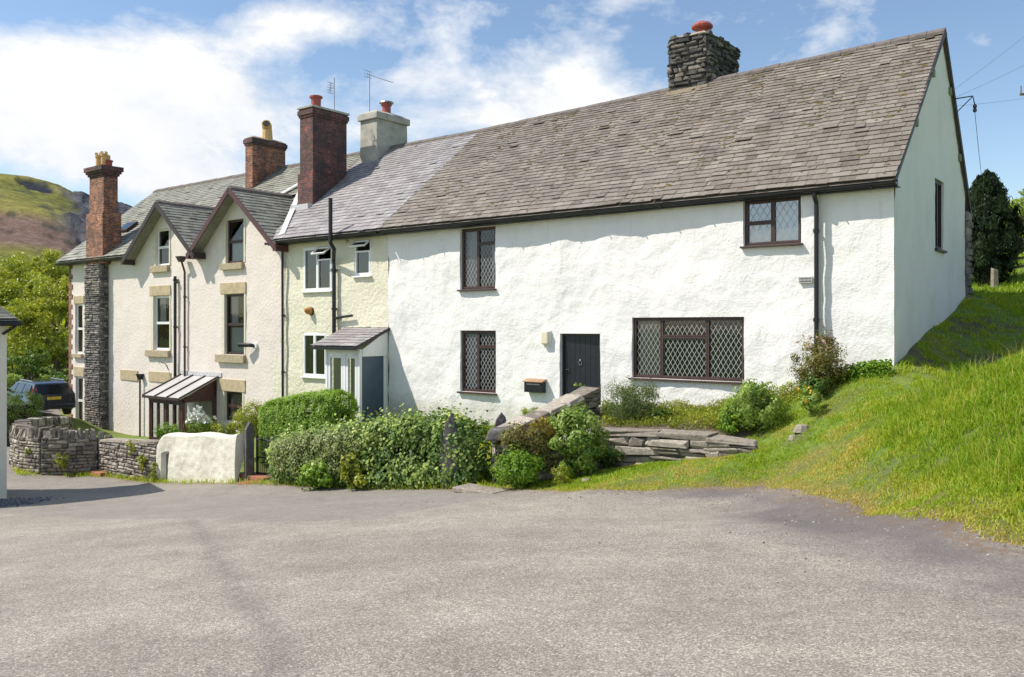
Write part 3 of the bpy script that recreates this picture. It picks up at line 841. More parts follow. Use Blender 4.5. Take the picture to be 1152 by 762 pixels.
# verge boards on the gable and purlin ends
m = MB()
for (ya, za), (yb, zb) in (((YE(UCR), 2.98), (VR, rzf(UCR)-.04)), ((VR, rzf(UCR)-.04), (8.0, 3.1))):
    m.beam((UCR+.075, ya, za), (UCR+.075, yb, zb), .03, .13, (0, 0, 1))
m.build('verge_board', M_dkwood, cot, MH)
for fr_, b in ((.22, 0), (.55, 0), (.25, 1), (.62, 1), (.97, 1)):
    y = -.4+(VR+.4)*(1-fr_)if b == 0 else VR+(7.9-VR)*fr_
    m = MB(); m.box(UCR-.02, UCR+.06, y-.1, y+.1, gtop(y)-.34, gtop(y)-.16); m.build('purlin_end', simple('algae_green_wood', (.20, .24, .14), .9), cot, MH)
L2 = lambda s: [(0, s, 0, 1), (s, 1, 0, .74), (s, 1, .74, 1)]
YF = .17
for wb, lay, cu in ((w1, L2(.47), [(.05, .48, .05, .95), (.75, .97, .1, .72)]), (w2, L2(.47), [(.05, .45, .06, .95)]),
                    (w3, [(0, .5, 0, .5), (0, .5, .5, 1), (.5, 1, 0, 1)], [(.04, .5, .05, .5), (.52, .97, .05, .8)]),
                    (w4, [(0, .27, 0, 1), (.27, .68, 0, .69), (.27, .68, .69, 1), (.68, 1, 0, 1)], [(.03, .27, .04, .97)])):
    window(cot, wb[0], wb[1], wb[2], wb[3], YF-.03, M_brown, lay, lead=(.128 if wb is not w3 else .165), gm=(M_glasss if wb is w3 else M_glass), sill=(.05, .05, .25), curt=cu, fr=.055, cas=.045, cm=(M_net2 if wb is w4 else M_net))
window(cot, gv0, gv1, gz0, gz1, -UCR+.12, M_dkwood, [(0, .5, 0, 1), (.5, 1, 0, 1)], along='v', fr=.06, sill=(.05, .06, .2), dep=.07)
# front door
u0, u1, z0, z1 = dr; z0 = -2.02
m = MB(); n = 7
for i in range(n):
    a, b = u0+.07+(u1-u0-.14)*i/n, u0+.07+(u1-u0-.14)*(i+1)/n; m.box(a+.004, b-.004, .155, .20, z0+.03, z1-.07)
m.box(u0+.07, u1-.07, .17, .205, z0+.03, z1-.071)
door = m.build('door', M_navy, cot, MH)
m = MB(); m.box(u0-.002, u0+.068, .13, .23, z0-.05, z1); m.box(u1-.068, u1+.002, .13, .23, z0-.05, z1); m.box(u0+.069, u1-.069, .13, .23, z1-.068, z1); m.build('frame', M_black, door, MH)
uk = fu(653.3, -.15); zk = fz(653, 408, -.15)
m = MB(); m.tube([(uk+.045*math.sin(q*.52), .135, zk-.01+.06*math.cos(q*.52)) for q in range(13)], .009, 6); m.tube([(uk, .155, zk+.06), (uk, .12, zk+.07)], .022, 8); m.build('knocker', M_metal, door, MH)
m = MB(); m.box(u0+.12, u0+.16, .14, .155, zk-.35, zk-.12); m.tube([(u0+.14, .14, zk-.2), (u0+.14, .10, zk-.2), (u0+.24, .10, zk-.2)], .01, 6); m.build('handle', M_iron, door, MH)
m = MB(); m.box(u0-.1, u1+.15, -.35, .22, z0-.2, z0-.02, j=.01); m.build('doorstep', simple('worn_step', (.30, .28, .25), .9, .25, 6, .4), cot, MH, bevel=.02)
# bulkhead lamp beside the door
a, b, c, d = pxbox(611.5, 372.5, 619.5, 387.5)
m = MB(); m.box(a, b, -.14, -.03, c, d); la = m.build('wall_lamp', M_cream_lamp, cot, MH, bevel=.035)
m = MB(); m.box(a-.015, b+.015, -.05, .06, c-.015, d+.015); m.build('lamp_base', M_upvc, la, MH, bevel=.02)
# vent grille
a, b, c, d = pxbox(899.5, 311.5, 914, 318.5)
m = MB(); m.box(a, b, -.05, .05, c, d)
va = m.build('air_vent', simple('grey_vent_plastic', (.50, .50, .48), .6, .1), cot, MH)
m = MB(); n = 9
for i in range(n):
    for k in (0, 1):
        p = a+.01+(b-a-.02)*(i+.2)/n; m.box(p, p+(b-a)/n*.55, -.053, -.045, c+.015+k*(d-c-.02)*.5, c+.005+(k+.85)*(d-c-.02)*.5)
m.build('slot', M_core, va, MH)
# downpipe
up = fu(918.3, .1)
zc = fz(918, 360, .1)
pipe(cot, [(up, -.22, 2.92), (up, -.21, 2.84), (up, -.10, 2.72), (up, -.09, 2.6), (up, -.09, -1.35)], .05, M_black, collars=[(up, -.1, 2.1), (up, -.1, zc), (up, -.1, -.9)])
# stone stack
u0, u1, v0, v1, z0, z1 = chimney_px(753.5, 795, 833, 108, 45)
v1 = v0+2.2
ch = MB(); zb = z0-1.0; bt = .06
ch.box(u0+.06, u1-.06, v0+.06, v1-.06, zb, z1-.03)
M_stack = m_stone('sooty_rubble', [(0, (.035, .033, .035)), (.4, (.085, .078, .075)), (.8, (.17, .15, .13)), (1, (.27, .235, .195))], lich=.22)
for O, A, L, N in (((u0, v0, 0), (1, 0, 0), u1-u0, (0, -1, 0)), ((u1, v0, 0), (0, 1, 0), v1-v0, (1, 0, 0)), ((u1, v1, 0), (-1, 0, 0), u1-u0, (0, 1, 0)), ((u0, v1, 0), (0, -1, 0), v1-v0, (-1, 0, 0))):
    stone_face(ch, O, A, L, N, zb, z1, (.06, .16), (.14, .5), .12, .04, proud=.12)
cs = ch.build('chimney', M_stack, cot, MH)
m = MB(); m.box(u0-.06, u1+.08, v0-.1, v0+.2, z0-.25, z0+.12, j=.02); m.box(u1-.05, u1+.09, v0+.21, v0+1.6, z0, z0+.5); m.hexa([(u0+.02, v0+.02, z1), (u1-.02, v0+.02, z1), (u1-.02, v1-.02, z1), (u0+.02, v1-.02, z1), (u0+.2, v0+.25, z1+.14), (u1-.2, v0+.25, z1+.14), (u1-.2, v1-.25, z1+.14), (u0+.2, v1-.25, z1+.14)])
m.build('flaunching', M_mortar, cs, MH)
for uu, vv in ((u0+.08, v0+.1), (u0+.5, v0+.12), (u1-.12, v0+.4), (u0+.12, v0+.7), (u1-.1, v0+1.1), (u1-.12, v0+1.6)):
    m = MB(); m.box(uu-.09, uu+.09, vv-.1, vv+.1, z1-.02, z1+.12, j=.03); m.build('capping_stone', M_stack, cs, MH)
pu = (u0+u1)/2+.1; pv = v0+.75
pot(cs, pu, pv, z1+.08, .21, .52, M_terra, 'mushroom')
m = MB(); m.lathe((pu, pv, z1+.05), [(.24, 0), (.22, .14), (.19, .22)], 12); m.build('pot_base', M_stone, cs, MH)
# rough stone rear corner of the cottage
m = MB(); stone_face(m, (UCR+.05, 7.52, 0), (0, 1, 0), .55, (1, 0, 0), -.5, 3.2, (.14, .22), (.3, .6), .3, .03); m.box(UCR-.4, UCR+.02, 7.51, 8.05, -.5, 3.2)
m.build('stone_corner', M_stone, cot, MH)
# insulator bracket on the rear verge
yv = 5.6; zb = gtop(yv)
bx, by = UCR+.1, yv
m = MB(); m.tube([(bx, by, zb-.2), (bx+.4, by+.1, zb-.17), (bx+.45, by+.1, zb-.42)], .016, 6); m.tube([(bx, by, zb-.6), (bx+.4, by+.1, zb-.18)], .012, 6); br = m.build('cable_bracket', M_iron, cot, MH)
m = MB(); m.lathe((bx+.45, by+.1, zb-.6), [(.02, 0), (.05, .03), (.05, .08), (.03, .1), (.05, .13), (.05, .18), (.02, .21)], 8); m.build('insulator', simple('dark_porcelain', (.05, .045, .05), .3), br, MH)
BRK = MH @ Vector((bx+.45, by+.1, zb-.6)); BRK2 = MH @ Vector((bx, by, zb-.2))

# ================================================================ CREAM COTTAGE
cre = hroot('cream_cottage', 'small cream roughcast cottage with white plastic windows, black soil pipe and slate porch', 'cottage', (UL+UG)/2, -3.3)
q1 = pxbox(341.5, 278, 373.5, 327.5); q2 = pxbox(399, 270, 417.5, 310.5); q3 = pxbox(341, 374.5, 367.5, 424)
wall('wall', M_cream, cre, UG+.004, UL-.004, -5, 3.02, [(a, b, c, d, .12) for a, b, c, d in (q1, q2, q3)], 0, .03, .12, seed=21)
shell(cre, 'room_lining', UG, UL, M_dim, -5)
rfc = main_roof(cre, UG, UL-.006, M_slate_new, .225, (.26, .34), jit=.006)
m = MB(); ridge_tiles(m, (UG, VR, rzf(UG)+.03), (UL, VR, rzf(UL)+.03)); m.build('ridge_tiles', M_ridge, rfc, MH)
gutter(cre, UG+.1, UL-.06)
for q, lay in ((q1, [(0, .5, 0, 1), (.5, 1, 0, .72)]), (q2, [(0, 1, 0, .7)]), (q3, [(0, .5, 0, 1), (.5, 1, 0, .72), (.5, 1, .72, 1)])):
    wo = window(cre, *q, .07, M_upvc, lay, gm=M_glassb, fr=.06, cas=.055, sill=(.05, .05, .17), dep=.07)
    if q is not q3:          # top-hung vent standing open
        a = q[0]+(q[1]-q[0])*(.52 if q is q1 else .0)+.02; b = q[1]-.02; zt = q[3]-.03; hh = (q[3]-q[2])*.27; ang = math.radians(52)
        o = Vector(((a+b)/2, .0-.02, zt)); dn = Vector((0, -math.sin(ang), -math.cos(ang))); nr = Vector((0, -math.cos(ang), math.sin(ang)))
        m = MB(); w = (b-a)/2; fw = .045
        m.obox(o+dn*fw/2, (1, 0, 0), dn, nr, w, fw/2, .025); m.obox(o+dn*(hh-fw/2), (1, 0, 0), dn, nr, w, fw/2, .025)
        for s in (-1, 1): m.obox(o+dn*hh/2+Vector((s*(w-fw/2), 0, 0)), (1, 0, 0), dn, nr, fw/2, hh/2-fw, .025)
        sa = m.build('open_vent', M_upvc, wo, MH)
        m = MB(); p = o+dn*fw; p2 = o+dn*(hh-fw); m.quad(p+Vector((-w+fw, 0, 0)), p+Vector((w-fw, 0, 0)), p2+Vector((w-fw, 0, 0)), p2+Vector((-w+fw, 0, 0))); m.build('pane', M_glassb, sa, MH)
# soil pipe with its elbow over the eaves
ut = fu(371.3, .62); ub = fu(375.8, .12); ztop = zat(371, 223, -.62); zl = fz(372, 372, .12)
pipe(cre, [(ut, -.60, ztop), (ut, -.60, 2.75), (ut+.06, -.5, 2.55), (ub, -.14, 2.2), (ub, -.12, 2.0), (ub, -.12, zl-.4)], .066, M_black, 'soil_pipe', [(ub, -.12, 1.9), (ub, -.12, .6)])
zh = fz(385, 357, .12); pipe(cre, [(ub, -.12, zh-.05), (ub+.3, -.12, zh), (fu(396, .12), -.12, zh+.05)], .045, M_black, 'waste_pipe')
up = fu(318.3, .1); pipe(cre, [(up, -.40, 2.9), (up, -.12, 2.65), (up, -.10, -4.2)], .045, M_black, collars=[(up, -.1, .4), (up, -.1, -1.6)])
# amber bulkhead lamp
a, b, c, d = pxbox(346, 345.5, 355, 355.5)
m = MB(); m.tube([((a+b)/2, .02, (c+d)/2), ((a+b)/2-.02, -.14, (c+d)/2+.02), ((a+b)/2-.05, -.26, (c+d)/2+.04)], [.12, .13, .05], 12); la = m.build('wall_lamp', M_amber, cre, MH)
m = MB(); m.tube([((a+b)/2, .02, (c+d)/2), ((a+b)/2-.004, -.03, (c+d)/2)], .15, 14); m.build('lamp_base', M_black, la, MH)
# extractor vent
m = MB(); uu = fu(391); zz = fz(391, 272); m.tube([(uu, .02, zz), (uu, -.05, zz-.01)], .06, 10); m.build('air_vent', M_conc, cre, MH)
# porch
u0, u1 = fu(366, 1.15), fu(404.5, 1.15); zf = fz(380, 388.5, 1.15); zr = fz(430, 368); zg = -3.35; yP = -1.15
m = MB(); S = Vector((0, 1.42, zr-.02-(zf-.02))); 
slates(m, (u0-.42, yP-.25, zf-.03), (1, 0, 0), u1-u0+.55, S, S.length, .24, (.25, .38)); m.hexa([(u0-.4, yP-.22, zf-.11), (u1+.1, yP-.22, zf-.11), (u1+.1, 0, zr-.09), (u0-.4, 0, zr-.09), (u0-.4, yP-.22, zf-.06), (u1+.1, yP-.22, zf-.06), (u1+.1, 0, zr-.03), (u0-.4, 0, zr-.03)])
po = MB(); po.box(u0, u0+.10, yP, yP+.1, zg, zf-.12); po.box(u1-.10, u1, yP, yP+.1, zg, zf-.12); po.box(u0+.11, u1-.11, yP, yP+.1, zf-.28, zf-.12); um = (u0+u1)/2+.1
po.box(um-.05, um+.05, yP+.002, yP+.09, zg, zf-.281); po.box(u1-.1, u1, -.14, -.01, zg, zr-.35)
po.add([(u1-.02, yP+.101, zf-.34), (u1-.02, -.005, zf-.34), (u1-.02, -.005, zr-.1), (u1-.02, yP+.101, zf-.12), (u1+.03, yP+.101, zf-.34), (u1+.03, -.005, zf-.34), (u1+.03, -.005, zr-.1), (u1+.03, yP+.101, zf-.12)], [(4, 5, 6, 7), (0, 1, 5, 4), (2, 3, 7, 6), (3, 0, 4, 7)])
porch = po.build('porch', M_upvc, cre, MH)
m.build('porch_roof', M_slate_new, porch, MH)
m = MB(); m.beam((u0-.4, yP-.25, zf-.10), (u1+.12, yP-.25, zf-.10), .06, .08); m.beam((u1+.12, yP-.25, zf-.06), (u1+.12, 0, zr-.06), .03, .09); m.build('porch_edge', M_black, porch, MH)
m = MB(); m.box(u1-.04, u1-.01, yP+.102, -.141, zg, zf-.341); m.build('side_panel', M_blue, porch, MH)
for a, b in ((u0+.112, um-.052), (um+.052, u1-.112)):
    window(porch, a, b, zg+.1, zf-.29, yP+.08, M_upvc, [(0, 1, 0, 1)], gm=M_glassb, fr=.03, cas=.09, name='porch_door', curt=[(.1, .9, .02, .98)], cm=M_net2)
m = MB(); m.box(u0+.05, u1-.05, -.06, -.02, zg, zr-.3); m.build('inner_door', M_net2, porch, MH)
# brick stack on the front slope
def brick_stack(parent, xl, xm, xr, yb, yt, mat, cap=(.05, .09), caps=.32, down=1.2, cut=0):
    u0, u1, v0, v1, z0, z1 = chimney_px(xl, xm, xr, yb, yt)
    m = MB(); m.box(u0, u1, v0, v1, z0-down, z1-caps)
    ob_ = m.build('chimney', mat, parent, MH); m = MB()
    z = z1-caps
    for i, e in enumerate((.035, .07, .07)):
        h = caps/3*.8; m.box(u0-e, u1+e, v0-e, v1+e, z+.001, z+h); z += h
    m.box(u0-.03, u1+.03, v0-.03, v1+.03, z+.001, z1-.003)
    m.build('chimney_head', M_brick_dk, ob_, MH)
    if cut: m = MB(); m.box(u0-.06, u1+.06, v0-.06, v1+.06, z0-down, z0+cut); m.build('chimney_base', mat, ob_, MH)
    return ob_, (u0, u1, v0, v1, z0, z1)
cb, (u0, u1, v0, v1, z0, z1) = brick_stack(cre, 337.5, 352, 390, 231, 124, M_brick_dk, cut=1.15)
m = MB(); m.box(u0-.08, u1+.08, v0-.08, v1+.08, z1, z1+.07, j=.01); m.build('cap_slab', M_conc, cb, MH)
pot(cb, (u0+u1)/2, v0+.45, z1+.06, .22, .50, M_terra, 'lip')
m = MB(); m.box(u0-.2, u1+.05, v0-.28, v0-.005, z0-.24, z0-.03); m.build('flashing', M_tarp, cb, MH)
AER1 = (u0+u1)/2+.1, v0+1.25, z1+.06
# rendered stack on the ridge
u0, u1, v0, v1, z0, z1 = chimney_px(405.5, 424, 458, 181, 128)
m = MB(); m.hexa([(u0-.03, v0-.03, z0-1.2), (u1+.03, v0-.03, z0-1.2), (u1+.03, v1+.03, z0-1.2), (u0-.03, v1+.03, z0-1.2), (u0, v0, z1-.32), (u1, v0, z1-.32), (u1, v1, z1-.32), (u0, v1, z1-.32)])
cg = m.build('chimney', M_conc, cre, MH, bevel=.015)
m = MB(); m.box(u0-.09, u1+.09, v0-.09, v1+.09, z1-.315, z1-.08); m.hexa([(u0-.09, v0-.09, z1-.079), (u1+.09, v0-.09, z1-.079), (u1+.09, v1+.09, z1-.079), (u0-.09, v1+.09, z1-.079), (u0+.12, v0+.12, z1+.05), (u1-.12, v0+.12, z1+.05), (u1-.12, v1-.12, z1+.05), (u0+.12, v1-.12, z1+.05)]); m.build('cap_slab', M_conc, cg, MH, bevel=.02)
pot(cg, (u0+u1)/2+.1, v0+.85, z1+.03, .21, .42, M_terra, 'plain')
m = MB(); m.lathe(((u0+u1)/2+.1, v0+.85, z1+.45), [(.2, 0), (.29, .03), (.27, .08), (.1, .13), (.001, .15)], 14); m.build('pot_cowl', M_metal, cg, MH)
AER2 = (u0+u1)/2-.05, v0+.1, z1-.2

# ================================================================ GABLED HOUSE
gab = hroot('gabled_house', 'tall pale roughcast house with two pointed front gables and a brown lean-to porch', 'house', (UE+UG)/2, -4.2)
OH = .52
ga1 = (fu(257.5, OH), fz(257.5, 211, OH), 2.62); ga2 = (fu(175.5, OH), fz(175.5, 227, OH), 2.55)      # apex u, apex z (roof), half width
def gprof(u):
    z = 3.02
    for uc, za, hw in (ga1, ga2): z = max(z, za-.05-abs(u-uc)*(za-2.98)/hw)
    return z
B1 = [(254.5, 247, 274.5, 296), (253, 331, 275, 399), (253, 441, 273, 474)]
B2 = [(175.5, 257.5, 190.5, 299), (173, 333, 191, 394), (175, 430, 192, 470)]
BL = [(84.5, 342, 93, 398), (85, 424, 93, 478)]
opx = [pxbox(*b) for b in B1+B2[:2]+BL]
wall('wall', M_pale, gab, UE, UG-.004, -6, 5.4, [(a, b, c, d, .16) for a, b, c, d in opx], 0, .02, .15, top=gprof, seed=33, extra=(ga1[0], ga2[0], ga1[0]-ga1[2], ga1[0]+ga1[2], ga2[0]-ga2[2], ga2[0]+ga2[2]))
m = MB(); m.quad((UE, 0, -6), (UE, 7.5, -6), (UE, 7.5, 3), (UE, 0, 3)); m.add([(UE, 0, 3), (UE, 7.5, 3), (UE, VR, 6.9)], [(0, 1, 2)]); m.build('end_wall', M_pale, gab, MH)
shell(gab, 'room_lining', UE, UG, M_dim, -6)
def keepg(u, y):
    for uc, za, hw in (ga1, ga2):
        if y < 2.3 and abs(u-uc) < hw*(1-(y+.0)/2.7)-.05: return False
    return True
rfg = main_roof(gab, UE-.45, UG-.006, M_slate_grey, .24, (.28, .42), keep=keepg, jit=.01)
m = MB(); ridge_tiles(m, (UE-.45, VR, rzf(UE)+.03), (UG, VR, rzf(UG)+.03)); m.build('ridge_tiles', M_ridge, rfg, MH)
M_barge2 = M_dkwood
for (uc, za, hw), bm in ((ga1, M_maroon), (ga2, M_dkwood)):
    yb = 2.75; oh = OH
    m = MB()
    for s in (-1, 1):
        ft = Vector((uc+s*(hw+.12), -oh, za-(za-2.98)/hw*(hw+.12)))
        ap = Vector((uc, -oh, za)); S = ap-ft
        if s < 0: slates(m, ft, (0, 1, 0), yb+oh, S, S.length, .24, (.26, .42), keep=lambda q, t, L=S.length: q-OH < 2.75*min(1, t/L+.12))
        else: slates(m, ft, (0, 1, 0), yb+oh, S, S.length, .24, (.26, .42), keep=lambda q, t, L=S.length: q-OH < 2.75*min(1, t/L+.12))
        k = Vector((0, 0, -.03)); bk = Vector((0, yb+oh, 0)); fb = Vector((0, oh+.1, 0))
        m.quad(ft+k, ft+fb+k, ap+bk+k, ap+k, .4); m.quad(ft+k*2, ap+k*2, ap+bk+k*2, ft+fb+k*2, .4)
    gr = m.build('gable_roof', M_slate_grey, gab, MH)
    m = MB(); ridge_tiles(m, (uc, -oh, za+.03), (uc, yb, za+.03), w=.13); m.build('ridge_tiles', M_ridge, gr, MH)
    m = MB()
    for s in (-1, 1):
        a = Vector((uc+s*(hw+.14), -oh-.02, za-(za-2.98)/hw*(hw+.14)-.09)); b = Vector((uc, -oh-.02, za-.09))
        m.beam(a, b, .035, .18, (0, 0, 1)); m.beam(a+Vector((0, .27, .05)), b+Vector((0, .27, .05)), .025, .49, (0, 1, 0))
        m.box(a.x-.09, a.x+.09, -oh-.03, -.02, a.z-.12, a.z+.1)
    m.build('bargeboard', bm, gr, MH)
for s in (0, 1):
    m = MB(); sg = 1 if s else -1; m.beam((ga1[0]+sg*(ga1[2]+.16), -.25, 3.08+.15*KR+.05), (ga1[0]+sg*.18, 2.75, 3.08+3.15*KR+.07), .26, .015, (0, -KR, 1)); m.build('valley_flashing', M_tarp, rfg, MH)
gutter(gab, UE-.4, ga2[0]-ga2[2]-.1)
# windows with stone surrounds
def lintel(x0, y0, x1, y1, par, mat=M_sand, nm='lintel', pr=.04):
    a, b, c, d = pxbox(x0, y0, x1, y1); m = MB(); m.box(a, b, -pr, .05, c, d); return m.build(nm, mat, par, MH, bevel=.01)
def sash(b, fm, jamb=True, sillbox=None, lint=None, cu=((.04, .96, .05, .9),), tilt=False, cm=None):
    a0, a1, c0, c1 = pxbox(*b)
    lay = [(0, 1, 0, .5), (0, 1, .5, 1)] if not tilt else [(0, 1, 0, .52), (0, 1, .52, 1)]
    wo = window(gab, a0, a1, c0, c1, .15, fm, lay, fr=.05, cas=.05, curt=cu, cm=cm)
    if jamb:
        for ja, jb in ((a0-.22, a0-.003), (a1+.003, a1+.10)):
            m = MB(); m.box(ja, jb, -.025, .04, c0, c1); m.build('jamb', M_cstone, wo, MH, bevel=.008)
    if lint: lintel(*lint, wo)
    if sillbox: lintel(*sillbox, wo, M_sill, 'sill', .13)
    return wo
sash(B1[0], M_brown, True, (250, 296.3, 275, 303.5), cu=((.04, .96, .05, .5),))
sash(B1[1], M_dkwood, True, (245, 399.3, 277, 408), (248.5, 318, 277, 330.7), cu=((.05, .95, .04, .45), (.05, .4, .5, .97)))
sash(B1[2], M_brown, True, None, (248, 427, 276.5, 440.7), cu=((.05, .9, .04, .9),), cm=M_net2)
sash(B2[0], M_upvc, True, (171.5, 299.3, 191, 306.5), cu=())
sash(B2[1], M_upvc, True, (166, 394.3, 192, 401.5), (169, 321.5, 192.5, 332.7), cu=((.05, .45, .5, .97),))
sash(BL[0], M_upvc, False, (83.5, 398.3, 94, 402.5), (83.5, 333, 95, 341.7), cu=())
sash(BL[1], M_upvc, False, (83.5, 478.3, 94, 483), (83.5, 413, 95, 423.7), cu=())
for bx_ in ((168, 418.5, 193, 430), (136, 416.5, 155.5, 428)): lintel(*bx_, gab)
# brick quoins at the far corner
m = MB(); z = -5.5; i = 0
while z < 2.9:
    w = .34 if i % 2 else .2; m.box(UE-.02, UE+w, -.022, .05, z, z+.22, i % 2*.4+.3); z += .235; i += 1
m.build('quoins', M_brick, gab, MH)
# pipes
ua = fu(197, .12); za = fz(197, 311, .12)
pipe(gab, [(ua, -.12, za), (ua, -.12, -5)], .06, M_black, 'soil_pipe', [(ua, -.12, za-.15), (ua, -.12, 0)])
m = MB(); m.tube([(ua, -.12, za-.25), (ua+.14, -.12, za-.25)], .05, 8); m.build('waste_pipe', M_black, gab, MH)
ub = fu(207.8, .1); zh = fz(208, 291, .3)
pipe(gab, [(ub+.05, -.3, zh), (ub, -.10, zh-.5), (ub, -.10, -4.6)], .042, M_brown, collars=[(ub, -.1, 1.2), (ub, -.1, -.8)])
m = MB(); m.hexa([(ub-.03, -.36, zh-.12), (ub+.13, -.36, zh-.12), (ub+.13, -.2, zh-.12), (ub-.03, -.2, zh-.12), (ub-.12, -.44, zh+.1), (ub+.22, -.44, zh+.1), (ub+.22, -.12, zh+.1), (ub-.12, -.12, zh+.1)]); m.build('rainwater_hopper', M_dkwood, gab, MH)
uc = fu(157.5, .12); zt = fz(157.5, 424, .12)
pipe(gab, [(uc, -.12, zt), (uc, -.12, -5.6)], .038, M_black, 'downpipe')
m = MB(); m.hexa([(uc-.05, -.18, zt-.12), (uc+.05, -.18, zt-.12), (uc+.05, -.03, zt-.12), (uc-.05, -.03, zt-.12), (uc-.13, -.25, zt+.12), (uc+.13, -.25, zt+.12), (uc+.13, -.0, zt+.12), (uc-.13, -.0, zt+.12)]); m.build('rainwater_hopper', M_black, gab, MH)
# flood lamp on the near gable front
a, b, c, d = pxbox(277, 385, 288, 393)
m = MB(); m.tube([(b, .02, (c+d)/2), (b, -.07, (c+d)/2)], .12, 14); la = m.build('wall_lamp', M_upvc, gab, MH)
m = MB(); m.tube([(b-.02, -.07, (c+d)/2), (b-.12, -.16, (c+d)/2+.02), (a, -.3, (c+d)/2+.03)], [.06, .07, .09], 12); m.build('lamp_head', M_black, la, MH)
m = MB(); uu = fu(182, .2); zz = fz(182, 410, .1); m.tube([(uu, -.02, zz+.02), (uu-.02, -.3, zz+.12), (uu+.05, -.34, zz+.05)], .015, 6); m.tube([(uu, -.03, zz), (uu+.2, -.03, zz-.2)], .014, 6); m.build('lamp_bracket', M_black, gab, MH)
# rooflight
uu, vv, zz = roofhit(144, 257)
S = Vector((0, VR+.4, rzf(uu)-3.08)).normalized(); N = Vector((0, -S.z, S.y))
m = MB(); m.obox(Vector((uu, vv, zz))+N*.08, (1, 0, 0), S, N, .5, .35, .05); ro = m.build('rooflight', M_dkwood, gab, MH)
m = MB(); m.obox(Vector((uu, vv, zz))+N*.135, (1, 0, 0), S, N, .43, .28, .004); m.build('pane', M_glassb, ro, MH)
# lean-to porch
pD = 1.45; u0, u1 = fu(167.5, pD), fu(205, pD); zf = fz(186, 446, pD); zr = fz(228, 424); zg = -4.4; yP = -pD
m = MB()
for k in range(3): m.box(*( [u0, u0+.11] if k == 0 else [u1-.11, u1] if k == 1 else [(u0+u1)/2-.05, (u0+u1)/2+.05]), yP, yP+.1, zg, zf-.06)
m.box(u0, u1, yP-.02, yP+.12, zf-.19, zf-.061+.03); m.box(u1-.1, u1, -.14, -.01, zg, zr-.12); m.box(u1-.09, u1-.01, yP+.101, -.141, zf-.19, zf-.06); m.box(u1-.09, u1-.01, yP+.101, -.141, zg, zg+.8)
m.add([(u1-.06, yP+.1, zf-.05), (u1-.06, -.01, zf-.05), (u1-.06, -.01, zr-.06), (u1, yP+.1, zf-.05), (u1, -.01, zf-.05), (u1, -.01, zr-.06)], [(0, 2, 1), (3, 4, 5), (0, 3, 5, 2)])
bp = m.build('porch', M_maroon, gab, MH)
m = MB(); e = .12
m.hexa([(u0-e, yP-.18, zf-.07), (u1+e, yP-.18, zf-.07), (u1+e, -.01, zr-.02), (u0-e, -.01, zr-.02), (u0-e, yP-.18, zf-.02), (u1+e, yP-.18, zf-.02), (u1+e, -.01, zr+.03), (u0-e, -.01, zr+.03)])
po = m.build('porch_roof', M_poly, bp, MH)
m = MB()
for k in range(4):
    a = u0-e+(u1-u0+2*e)*k/3; m.beam((a, yP-.19, zf-.0), (a, -.02, zr+.05), .05, .05)
m.beam((u0-e, yP-.2, zf-.05), (u1+e, yP-.2, zf-.05), .04, .1); m.build('glazing_bar', M_dkwood, po, MH)
m = MB(); m.box(u0-e, u1+e+.2, -.03, .0, zr+.04, zr+.2); m.build('flashing', M_tarp, bp, MH)
um = (u0+u1)/2
for a, b in ((u0+.112, um-.052), (um+.052, u1-.112)): window(bp, a, b, zg+.05, zf-.2, yP+.08, M_dkwood, [(0, .5, 0, 1), (.5, 1, 0, 1)], gm=M_glassb, fr=.04, cas=.06, name='porch_door')
m = MB(); m.quad((u1-.05, yP+.1, zg+.8), (u1-.05, -.14, zg+.8), (u1-.05, -.14, zf-.19), (u1-.05, yP+.1, zf-.19)); m.build('side_pane', M_glassb, bp, MH)
m = MB(); m.box(u0+.2, u0+1.2, -.05, -.01, zg, zr-.5); m.build('inner_door', M_upvc, bp, MH)
# stacks: big breast stack on the front, brick stack behind the gables
pB = .38; u0, u1 = fu(95.5, pB), fu(112.5, pB); zb = fz(110, 297, pB)
m = MB(); m.box(u0+.05, u1-.05, -pB+.05, .2, -6, zb)
stone_face(m, (u0, -pB, 0), (1, 0, 0), u1-u0, (0, -1, 0), -6, zb, (.06, .13), (.15, .5), .1, .014); stone_face(m, (u1, -pB, 0), (0, 1, 0), pB, (1, 0, 0), -6, zb, (.06, .13), (.12, .35), .1, .014); stone_face(m, (u0, 0, 0), (0, -1, 0), pB, (-1, 0, 0), -6, zb, (.06, .13), (.12, .35), .1, .014)
m.build('chimney_breast', M_stone, gab, MH)
u0, u1 = fu(96.8, pB), fu(115.5, pB); v1 = v_at(u1, 136.5); zc = zat(110, 239, -pB); zt = zat(105, 188, -pB)
m = MB(); m.box(u0, u1, -pB, v1, zb-.0, zc); m.box(u0+.12, u1-.12, -pB+.10, v1-.1, zc+.001, zt-.5)
ck = m.build('chimney', M_brick_or, gab, MH); m = MB()
z = zt-.5
for e in (-.06, .0, .06, .12, .12): m.box(u0+.12-e-.06, u1-.12+e+.06, -pB+.10-e-.06, v1-.1+e+.06, z+.001, z+.098); z += .1
m.build('chimney_head', M_brick_dk, ck, MH)
z = zt
for i, (du, dv) in enumerate(((.45, .35), (.95, .35), (.5, .7))): pot(ck, u0+du, -pB+dv, z-.02, .15, .62 if i < 2 else .58, M_buff, 'crown')
pot(ck, u1-.45, v1-.32, z-.02, .15, .35, M_terra, 'lip')
cb, (u0, u1, v0, v1, z0, z1) = brick_stack(gab, 276, 284, 321, 212, 156, M_brick_or, down=1.5)
